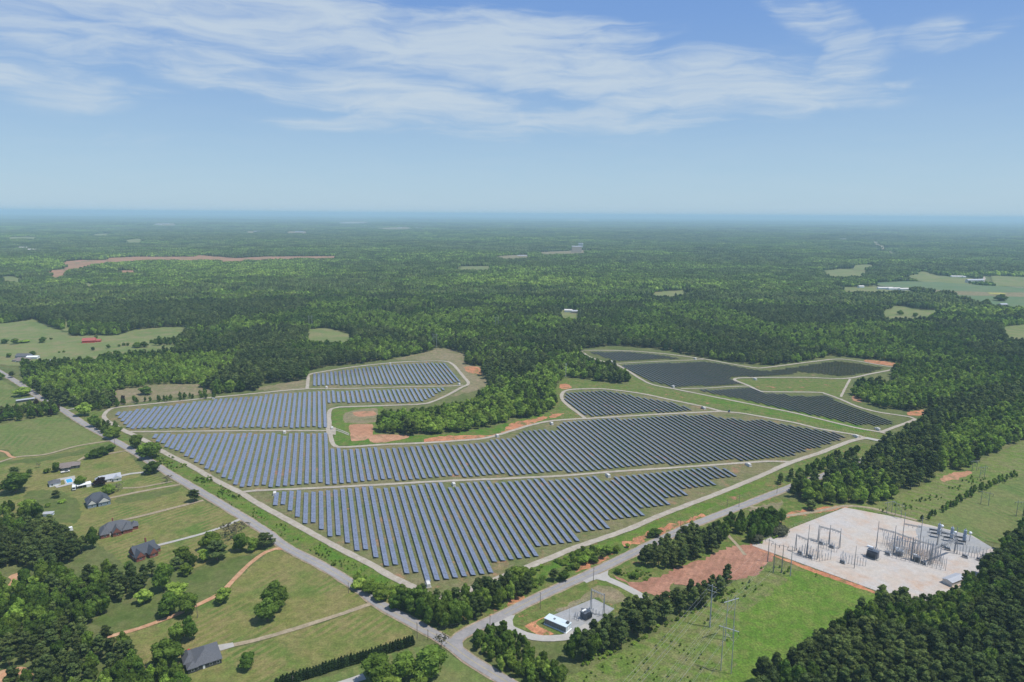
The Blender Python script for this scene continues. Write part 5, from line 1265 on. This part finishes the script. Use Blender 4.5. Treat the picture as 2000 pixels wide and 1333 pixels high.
def wire(a, b, sag, label, group, r=.035):
    n = 14; pts = []
    for i in range(n+1):
        t_ = i/n; p = a.lerp(b, t_); p.z -= sag*4*t_*(1-t_); pts.append(p)
    mb = MB(); o0 = pts[0]; mb.tube([tuple(p - o0) for p in pts], r, n=4); o = mb.build('power_line', M['wire'], loc=o0)
    tag(o, label, 'power line', group)
ext = lambda k, d: [p - Vector((p2-p1).normalized()).to_3d()*d for p in TOP[k]]
for a, b in zip(TOP['A'], ext('A', 330)): wire(a, b, 6, 'thin wire running from the tall light pole over the pine strip', 'wires of the tall light pole', .034)
for k in ('B', 'C'):
    for a, b in zip(TOP[k], ext(k, 330)): wire(a, b, 7, 'thin wire hanging in front of the two legged pylons' if k == 'B' else 'thin wire leaving the second two legged pylon', 'wires of pylon ' + k, .022)
for a, b in zip(TOP['A'][:2], TOP['P0']): wire(a, b, 4, 'wire from the tall light pole towards the gravel yard', 'wires to the yard', .02)
for a, b in zip(TOP['C'], TOP['P1'] + TOP['P2'] + TOP['P3']): wire(a, b, 3, 'wire from the second pylon to the poles by the yard', 'wires to the yard poles', .018)
seq = [(836,1250),(957,1230),(1055,1191),(1159,1136),(1328,1043),(1443,991),(1517,965)]
for p, q in zip(seq[:-1], seq[1:]):
    for a, b in zip(TOP[p][::2], TOP[q][::2]): wire(a, b, .8, 'road wire strung between the wooden poles', 'road wires', .01)

# ------------------------------------------------------------------ small substation
def sx_(px): return g(*px)
x, y = g(1089, 1225); rz = rot_between((1063,1219),(1098,1234)); o = empty('control_building', (x, y, 0), rz)
MB().box(-7.6, -3.0, -.1, 7.6, 3.0, .6).build('base', M['white'], o)
MB().box(-7.2, -2.6, .6, 7.2, 2.6, 4.0).build('wall', M['paleblue'], o); MB().box(-7.5, -2.9, 4.0, 7.5, 2.9, 4.25).build('roof', M['paleblue'], o)
pn = MB()
for k in range(12): pn.box(-7.0 + k*1.17, -2.68, .9, -5.95 + k*1.17, -2.605, 3.7)
pn.build('wall_panel', M['dullsteel'], o); MB().box(7.2, -.6, .6, 7.27, .6, 2.9).build('door', M['white'], o)
MB().box(5.2, .2, 4.25, 6.8, 1.8, 5.1).build('roof_unit', M['darkgrey'], o); MB().box(-2.5, -.6, 4.25, -1.5, .4, 4.75).build('vent', M['dullsteel'], o)
tag(o, 'long pale blue flat roofed control building in the small substation', 'building')
def transformer(px, rz, s, label, mat='transformer'):
    x, y = g(*px); o = empty('power_transformer', (x, y, 0), rz, (s,)*3)
    MB().box(-2.6, -1.5, -.1, 2.6, 1.5, .35).build('base', M['concrete'], o)
    MB().box(-1.9, -1.0, .35, 1.9, 1.0, 3.1).box(-2.0, -1.1, 3.1, 2.0, 1.1, 3.25).build('tank', M[mat], o)
    for s_ in (-1, 1):
        r = MB()
        for k in range(9): r.box(-1.8 + k*.42, s_*1.05, .7, -1.72 + k*.42, s_*1.9, 2.8)
        r.build('radiator', M[mat], o)
    MB().bar((-2.4, .3, 4.1), (-.2, .3, 4.1), .42, n=10).build('conservator', M['white'], o)
    for xx in (.1, .8, 1.5): MB().bar((xx, -.5, 3.25), (xx, -.7, 4.9), .16, .09, n=7).ball((xx, -.71, 4.95), .14, 6, 4).build('bushing', M['bluegrey'], o)
    return tag(o, label, 'transformer')
transformer((1145,1208), rot_between((1132,1212),(1155,1200)), 1.35, 'dark grey transformer between the building and the gantry of the small substation')
def gantry(b1, b2, h, label, w=.7, mat='steel', beamz=(.93,), seg=1.6, group=None, tall=0):
    (x1, y1), (x2, y2) = g(*b1), g(*b2); L = math.dist((x1, y1), (x2, y2)); o = empty('gantry', (x1, y1, 0), math.atan2(y2-y1, x2-x1)); H = hpx2m(*b1, h)
    for xx in (0, L):
        MB().bar((xx, -1.0, -.1), (xx, 0, H + tall), .27, .17, n=6).bar((xx, 1.0, -.1), (xx, 0, H*.97), .27, .17, n=6).bar((xx, -.55, H*.45), (xx, .55, H*.45), .08, n=4).build('column', M[mat], o)
    for f in beamz:
        MB().lattice((.3, 0, H*f), (L-.3, 0, H*f), w, .10, seg).build('beam', M[mat], o)
        i = MB()
        for k in range(1, 4): i.bar((L*k/4, 0, H*f - w/2), (L*k/4, 0, H*f - w/2 - 1.7), .11, n=6)
        i.build('insulator', M['bluegrey'], o)
    return tag(o, label, 'gantry', group)
gantry((1154,1192), (1179,1203), 43, 'tall portal frame of two legs in the small substation', mat='galv', w=.6)
gantry((1136,1196), (1151,1201), 9, 'low bus frame behind the dark transformer', w=.25, seg=1)
def bus_post(px, H, label, group, key=None):
    x, y = g(*px) if len(px) == 2 else px[:2]; o = empty('bus_support', (x, y, 0), RZL)
    MB().bar((0,0,-.1), (0,0,H*.68), .14, n=5).bar((-.5, 0, H*.66), (.5, 0, H*.66), .09, n=4).build('post', M['steel'], o)
    i = MB()
    for xx in (-.42, .42): i.bar((xx, 0, H*.68), (xx, 0, H), .12, .07, n=6)
    i.build('insulator', M['bluegrey'], o); return tag(o, label, 'bus support', group)
for px in ((1122,1210),(1126,1212),(1130,1214),(1124,1206),(1128,1207),(1133,1209),(1152,1196),(1158,1199),(1164,1202),(1170,1205)): bus_post(px, 3.6, 'small bus post standing on the grey gravel of the small substation', 'bus posts of the small substation')
MB_ = steel_pole((1111,1231), 43, .12, 'thin mast beside the pale blue control building', 'M0', 'dullsteel', 0)
gantry((1236,1036), (1237,1036.5), 1, 'x', beamz=()) if False else None

# ------------------------------------------------------------------ big substation
gantry((1553,1077), (1575,1087), 34, 'left bay of the front gantry in the left half of the yard')
gantry((1575.6,1087.2), (1596,1093), 38, 'right bay of the front gantry in the left half of the yard', tall=9)
gantry((1597,1058), (1618,1064), 32, 'left bay of the back gantry in the left half of the yard')
gantry((1618.6,1064.3), (1639,1072), 34, 'right bay of the back gantry in the left half of the yard', tall=2)
gantry((1711,1071), (1744,1080), 42, 'first bay of the long gantry in the right half of the yard', tall=4)
gantry((1744.6,1080.3), (1779,1093), 42, 'second bay of the long gantry in the right half of the yard')
gantry((1779.6,1093.3), (1816,1104), 42, 'third bay of the long gantry in the right half of the yard')
gantry((1762,1055), (1796,1062), 34, 'left bay of the back gantry in the right half of the yard', tall=8)
gantry((1830,1066), (1864,1078), 32, 'right bay of the back gantry in the right half of the yard', tall=6)
gantry((1816.5,1102), (1866,1082), 34, 'cross bay joining the front and back gantries', beamz=(.93,.8))
transformer((1704,1090), rot_between((1690,1084),(1716,1093)), 1.75, 'large dark transformer at the left end of the long gantry')
transformer((1756,1085), rot_between((1742,1081),(1769,1088)), 1.2, 'smaller grey transformer under the long gantry', 'galv')
transformer((1790,1097), rot_between((1742,1081),(1769,1088)), 1.1, 'grey transformer at the foot of the long gantry', 'dullsteel')
def reactor(px, label):
    x, y = g(*px); o = empty('reactor_stack', (x, y, 0), RZL)
    b = MB()
    for a in range(4): b.bar((1.1*math.cos(a*1.57), 1.1*math.sin(a*1.57), -.1), (.9*math.cos(a*1.57), .9*math.sin(a*1.57), 3.2), .12, n=5)
    b.build('stand', M['white'], o)
    MB().bar((0,0,3.2), (0,0,6.6), 1.15, n=14).build('coil', M['bluegrey'], o); MB().bar((0,0,7.3), (0,0,10.6), 1.05, n=14).build('coil', M['bluegrey'], o)
    MB().bar((0,0,11.), (0,0,12.), .5, .2, n=8).build('cap', M['galv'], o)
    tag(o, label, 'reactor')
for px, lab in (((1832,1051),'left blue grey coil stack at the back of the big yard'),((1857,1058),'middle blue grey coil stack at the back of the big yard'),((1882,1063),'right blue grey coil stack at the back of the big yard')): reactor(px, lab)
for k, (px, wd) in enumerate([((1838,1044),'left'),((1864,1057),'middle'),((1893,1058),'right')]):
    x, y = g(*px); o = empty('globe_tank', (x, y, 0)); MB().ball((0,0,6.6), 1.1, 14, 8).build('globe', M['white'], o); MB().bar((0,0,-.1), (0,0,5.7), .22, n=6).build('post', M['galv'], o)
    tag(o, 'white globe on a post, %s of three beside the coil stacks' % wd, 'tank')
def bank(px, label):  # dark slatted rack standing in for the slab shadows beside a coil stack
    x, y = g(*px); o = empty('capacitor_bank', (x, y, 0), rot_between((1820,1040),(1837,1043)))
    f = MB()
    for sx in (-2.8, 2.8):
        for sy in (-.6, .6): f.bar((sx, sy, -.1), (sx, sy, 3.4), .1, n=4)
    f.bar((-3, -.6, 2.2), (3, -.6, 2.2), .1, n=4).bar((-3, .6, 2.2), (3, .6, 2.2), .1, n=4); f.build('frame', M['galv'], o)
    c = MB()
    for k in range(10): c.box(-2.85 + k*.58, -.5, 2.3, -2.4 + k*.58, .5, 3.3)
    c.build('capacitor', M['darkgrey'], o); tag(o, label, 'capacitor bank', 'dark capacitor banks at the back of the big yard')
for i, px in enumerate(((1823,1042),(1826,1049),(1847,1049),(1851,1057),(1872,1056),(1876,1064))): bank(px, 'dark capacitor rack by the %s coil stack, %s one' % (('left', 'middle', 'right')[i//2], ('upper', 'lower')[i % 2]))
# field of bus posts
rnd = random.Random(5)
def post_line(p, q, n, H, lab, gp):
    for i in range(n):
        t_ = i/(n-1); px = (p[0] + (q[0]-p[0])*t_, p[1] + (q[1]-p[1])*t_); bus_post(px, H*rnd.uniform(.85, 1.2), lab, gp)
for k, (p, q, n) in enumerate([((1560,1086),(1590,1096),7),((1566,1080),(1604,1091),8),((1600,1098),(1622,1094),5),((1603,1070),(1634,1080),7)]):
    post_line(p, q, n, 6.0, 'slim bus post with insulators in the left half of the yard', 'bus posts in the left half of the big yard')
for k, (p, q, n) in enumerate([((1641,1099),(1690,1107),10),((1645,1093),(1650,1096),2)]): post_line(p, q, n, 5.5, 'slim bus post near the lone mast in the yard', 'bus posts near the lone mast')
for k in range(7):
    p = (1724 + k*3, 1062 + k*4.6); q = (p[0] + 104, p[1] + 26); post_line(p, q, 13, 6.5 if k % 2 else 8.5, 'slim bus post in the crowded right half of the yard', 'bus posts in the right half of the big yard')
for k in range(4): post_line((1742+k*4, 1064+k*5), (1820+k*5, 1082+k*5), 9, 9.5, 'slim bus post in the crowded right half of the yard', 'bus posts in the right half of the big yard')
post_line((1880,1076),(1932,1088), 9, 5, 'slim bus post at the right corner of the yard', 'bus posts at the right corner of the big yard')
post_line((1868,1082),(1925,1096), 11, 5, 'slim bus post at the right corner of the yard', 'bus posts at the right corner of the big yard')
# rigid busbars over the posts
for k, (p, q) in enumerate([((1560,1086),(1592,1096)),((1727,1067),(1830,1093)),((1733,1076),(1836,1102)),((1721,1060),(1822,1086)),((1641,1099),(1690,1107)),((1868,1082),(1925,1096)),((1603,1070),(1634,1080))]):
    a, b = g(*p), g(*q); H = 6.6; mb = MB()
    for off in (-2.2, 0, 2.2): mb.bar((0, off, H), (math.dist(a, b), off, H), .09, n=4)
    tag(mb.build('busbar', M['galv'], loc=(*a, 0), rz=math.atan2(b[1]-a[1], b[0]-a[0])), ['three parallel bars over the front left posts','bars over the back row of the right half','bars over the front row of the right half','bars along the far side of the right half','bars beside the lone mast','bars at the right corner of the yard','bars over the back left posts'][k], 'busbar')
def breaker(px, lab):
    x, y = g(*px); o = empty('circuit_breaker', (x, y, 0), rot_between((1553,1077),(1575,1087)))
    MB().box(-1.6, -.6, .9, 1.6, .6, 2.1).bar((-1.3, 0, -.1), (-1.3, 0, .9), .12, n=4).bar((1.3, 0, -.1), (1.3, 0, .9), .12, n=4).build('tank', M['transformer'], o)
    for xx in (-1.2, 0, 1.2):
        for s in (-1, 1): MB().bar((xx, s*.3, 2.1), (xx, s*1.1, 3.9), .13, .08, n=6).build('bushing', M['bluegrey'], o)
    MB().box(1.6, -.4, .5, 2.1, .4, 1.9).build('control_box', M['white'], o)
    tag(o, lab, 'circuit breaker')
for px, lab in (((1562,1083),'dark breaker under the left bay of the front left gantry'),((1582,1091),'dark breaker under the right bay of the front left gantry'),((1603,1064),'dark breaker under the back left gantry'),((1624,1071),'dark breaker at the right of the back left gantry'),
   ((1645,1101),'small breaker left of the lone mast'),((1733,1085),'breaker left under the long gantry'),((1803,1103),'breaker right under the long gantry'),((1884,1090),'first breaker at the right corner of the yard'),((1912,1096),'second breaker at the right corner of the yard'),((1922,1090),'third breaker at the right corner of the yard'),((1850,1075),'breaker between the long gantry and the coil stacks'),((1842,1070),'breaker in front of the left coil stack')): breaker(px, lab)
house('control_building', (1862,1138), rot_between((1835,1153),(1870,1139)), [(-7,-3,7,3,3.2,1.,'x')], 'offwhite', 'lightroof', 'long pale roofed control house at the forest side of the big yard', cat='building', windows=False)
# fences round the yards
def fence(px, label, sp=6., H=2.2):
    pts = [g(*p) for p in px]; o = empty('fence', (*pts[0], 0)); po = MB(); rl = MB(); o0 = Vector((*pts[0], 0))
    for a, b in zip(pts[:-1], pts[1:]):
        n = max(1, int(math.dist(a, b)/sp)); A, B = Vector((*a, 0)) - o0, Vector((*b, 0)) - o0
        for k in range(n): p = A.lerp(B, k/n); po.bar(p - Vector((0,0,.1)), p + Vector((0,0,H)), .05, n=4)
        for z in (.15, H*.5, H-.05): rl.bar(A + Vector((0,0,z)), B + Vector((0,0,z)), .022, n=3)
    po.build('post', M['galv'], o); rl.build('rail', M['galv'], o); tag(o, label, 'fence')
fence([(1723,1160),(1608,1118),(1470,1067),(1552,1029),(1650,991)], 'wire fence along the left sides of the big yard')
fence([(1650,991),(1668,993),(1763,1012),(1900,1045),(1951,1077),(1932,1104)], 'wire fence along the far right sides of the big yard')
fence([(1105,1238),(1078,1203),(1160,1169),(1199,1190),(1126,1251)], 'wire fence round the small substation')
SKY_AIR, SKY_DUST, SKY_STR, EXPO = 1.0, .35, .125, .25
SKY_TINT = (1., 1., 1.); CLOUD = (3.85, 4.5, 5.1)
# ------------------------------------------------------------------ air, sun and sky
hz = MB().box(-52000, -300, -60, 52000, 66000, 262)
hv, hnt, hb, hout = newmat('haze_air'); hnt.nodes.remove(hb)
pv = hnt.nodes.new('ShaderNodeVolumePrincipled'); pv.inputs['Color'].default_value = (.60, .85, 1, 1); pv.inputs['Density'].default_value = 7.6e-5; pv.inputs['Anisotropy'].default_value = 0
hnt.links.new(pv.outputs[0], hout.inputs['Volume'])
tag(hz.build('haze', hv), 'pale blue haze lying over the far woodland', 'haze', kind='stuff')

SUN_EL = R(66); sd = Vector((math.cos(R(-17)), math.sin(R(-17)), 0))   # shadows fall left and a little away
sdir = Vector((sd.x*math.cos(SUN_EL), sd.y*math.cos(SUN_EL), math.sin(SUN_EL)))
ld = bpy.data.lights.new('sun', 'SUN'); ld.energy = 3.6; ld.angle = R(.53); ld.color = (1, .96, .90)
lo = bpy.data.objects.new('sun', ld); COL.objects.link(lo); lo.rotation_euler = sdir.to_track_quat('Z', 'Y').to_euler(); lo.location = (0, 0, 300)

w = bpy.data.worlds.new('World'); scn.world = w; w.use_nodes = True; nt = w.node_tree; nt.nodes.clear()
out = nt.nodes.new('ShaderNodeOutputWorld'); bg = nt.nodes.new('ShaderNodeBackground'); nt.links.new(bg.outputs[0], out.inputs[0])
sky = nt.nodes.new('ShaderNodeTexSky'); sky.sky_type = 'NISHITA'; sky.sun_disc = False
sky.sun_elevation = SUN_EL; sky.sun_rotation = math.atan2(sdir.x, sdir.y); sky.air_density = SKY_AIR; sky.dust_density = SKY_DUST; sky.ozone_density = 2.0; sky.altitude = 200
bg.inputs['Strength'].default_value = SKY_STR
tc = nt.nodes.new('ShaderNodeTexCoord'); sp = nt.nodes.new('ShaderNodeSeparateXYZ'); nt.links.new(tc.outputs['Generated'], sp.inputs[0])
az = math_(nt, 'ARCTAN2', sp.outputs[0], sp.outputs[1]); el = math_(nt, 'ARCSINE', sp.outputs[2])
cx = nt.nodes.new('ShaderNodeCombineXYZ'); nt.links.new(az, cx.inputs[0]); nt.links.new(el, cx.inputs[1])
# warp so the wisps curl
wn = nt.nodes.new('ShaderNodeTexNoise'); wn.inputs['Scale'].default_value = 5; wn.inputs['Detail'].default_value = 4; nt.links.new(cx.outputs[0], wn.inputs['Vector'])
vm = nt.nodes.new('ShaderNodeVectorMath'); vm.operation = 'SUBTRACT'; nt.links.new(wn.outputs['Color'], vm.inputs[0]); vm.inputs[1].default_value = (.5, .5, .5)
vs_ = nt.nodes.new('ShaderNodeVectorMath'); vs_.operation = 'MULTIPLY'; nt.links.new(vm.outputs[0], vs_.inputs[0]); vs_.inputs[1].default_value = (.16, .045, 0)
va = nt.nodes.new('ShaderNodeVectorMath'); va.operation = 'ADD'; nt.links.new(cx.outputs[0], va.inputs[0]); nt.links.new(vs_.outputs[0], va.inputs[1])
def azel(px, py):
    d = ray(px, py).normalized(); return math.atan2(d.x, d.y), math.asin(d.z)
BANKS = [ # cx, cy, half length, half height, slope deg, strength
 (420,20,520,62,3,1.0),(60,45,170,36,12,.7),(470,60,160,32,14,.6),(400,125,250,34,8,.85),(70,150,140,30,6,.85),(560,160,170,28,10,.75),(800,195,380,34,7,1.0),(900,95,330,50,-2,1.1),
 (1000,45,290,22,3,.85),(1130,75,170,14,2,.85),(1120,140,330,48,7,1.0),(1350,165,330,46,2,.95),(1500,205,260,20,-4,.8),(1180,232,300,18,3,.7),(1620,150,150,36,-24,.8),
 (1655,70,95,34,48,.62),(1570,25,130,30,28,.62),(1820,75,70,22,0,.6),(1900,80,90,12,-14,.4),(700,236,190,15,-2,.55),(980,266,280,9,2,.3),(200,265,250,16,0,.2),(270,175,80,10,2,.4),(1350,250,140,10,2,.3),(1720,170,80,12,-12,.4)]
tot = None
for (x, y, a, b, sl, st_) in BANKS:
    A, E = azel(x, y); mp = nt.nodes.new('ShaderNodeMapping'); mp.vector_type = 'TEXTURE'
    mp.inputs['Location'].default_value = (A, E, 0); mp.inputs['Rotation'].default_value = (0, 0, -R(sl)); mp.inputs['Scale'].default_value = (a/F*1.6, b/F*2.3, 1)
    nt.links.new(va.outputs[0], mp.inputs[0]); gr = nt.nodes.new('ShaderNodeTexGradient'); gr.gradient_type = 'QUADRATIC_SPHERE'; nt.links.new(mp.outputs[0], gr.inputs[0])
    f = ramp(nt, gr.outputs['Fac'], 0, .62, 0, st_)
    tot = f if tot is None else math_(nt, 'MAXIMUM', tot, f)
# fibres: noise drawn out along the wind
mp = nt.nodes.new('ShaderNodeMapping'); mp.inputs['Rotation'].default_value = (0, 0, R(6)); mp.inputs['Scale'].default_value = (5, 34, 1); nt.links.new(va.outputs[0], mp.inputs[0])
fb = nt.nodes.new('ShaderNodeTexNoise'); fb.inputs['Scale'].default_value = 1.6; fb.inputs['Detail'].default_value = 8; fb.inputs['Roughness'].default_value = .62; fb.inputs['Distortion'].default_value = .6; nt.links.new(mp.outputs[0], fb.inputs['Vector'])
fine = ramp(nt, fb.outputs['Fac'], .25, .75, 0, 1)
dens = math_(nt, 'ADD', math_(nt, 'MULTIPLY', tot, 1.25), math_(nt, 'MULTIPLY', math_(nt, 'SUBTRACT', fine, .60), 1.05))
dens = ramp(nt, dens, -.12, 1.6, 0, .84)
dens = math_(nt, 'MULTIPLY', dens, ramp(nt, tot, 0, .4))
# a thin veil everywhere low down
veil = math_(nt, 'MULTIPLY', ramp(nt, el, .22, 0.02, 0, .10), fine)
dens = math_(nt, 'MINIMUM', math_(nt, 'ADD', dens, veil), .9)
lowsky = mixc(nt, ramp(nt, el, 0.0, .30), (2.5, 3.7, 4.75), (1.14, 2.2, 4.55))
SKC = mixc(nt, ramp(nt, el, .25, .75, .85, 0.), sky.outputs[0], lowsky)
cc = mixc(nt, dens, SKC, CLOUD)
nt.links.new(cc, bg.inputs['Color'])

vw = scn.view_settings; scn.display_settings.display_device = 'sRGB'; vw.view_transform = 'Standard'; vw.look = 'None'; vw.exposure = EXPO; vw.gamma = 1
cy = scn.cycles; cy.max_bounces = 6; cy.diffuse_bounces = 3; cy.glossy_bounces = 3; cy.transmission_bounces = 2; cy.volume_bounces = 1; cy.transparent_max_bounces = 4
cy.use_denoising = True; scn.render.use_persistent_data = False
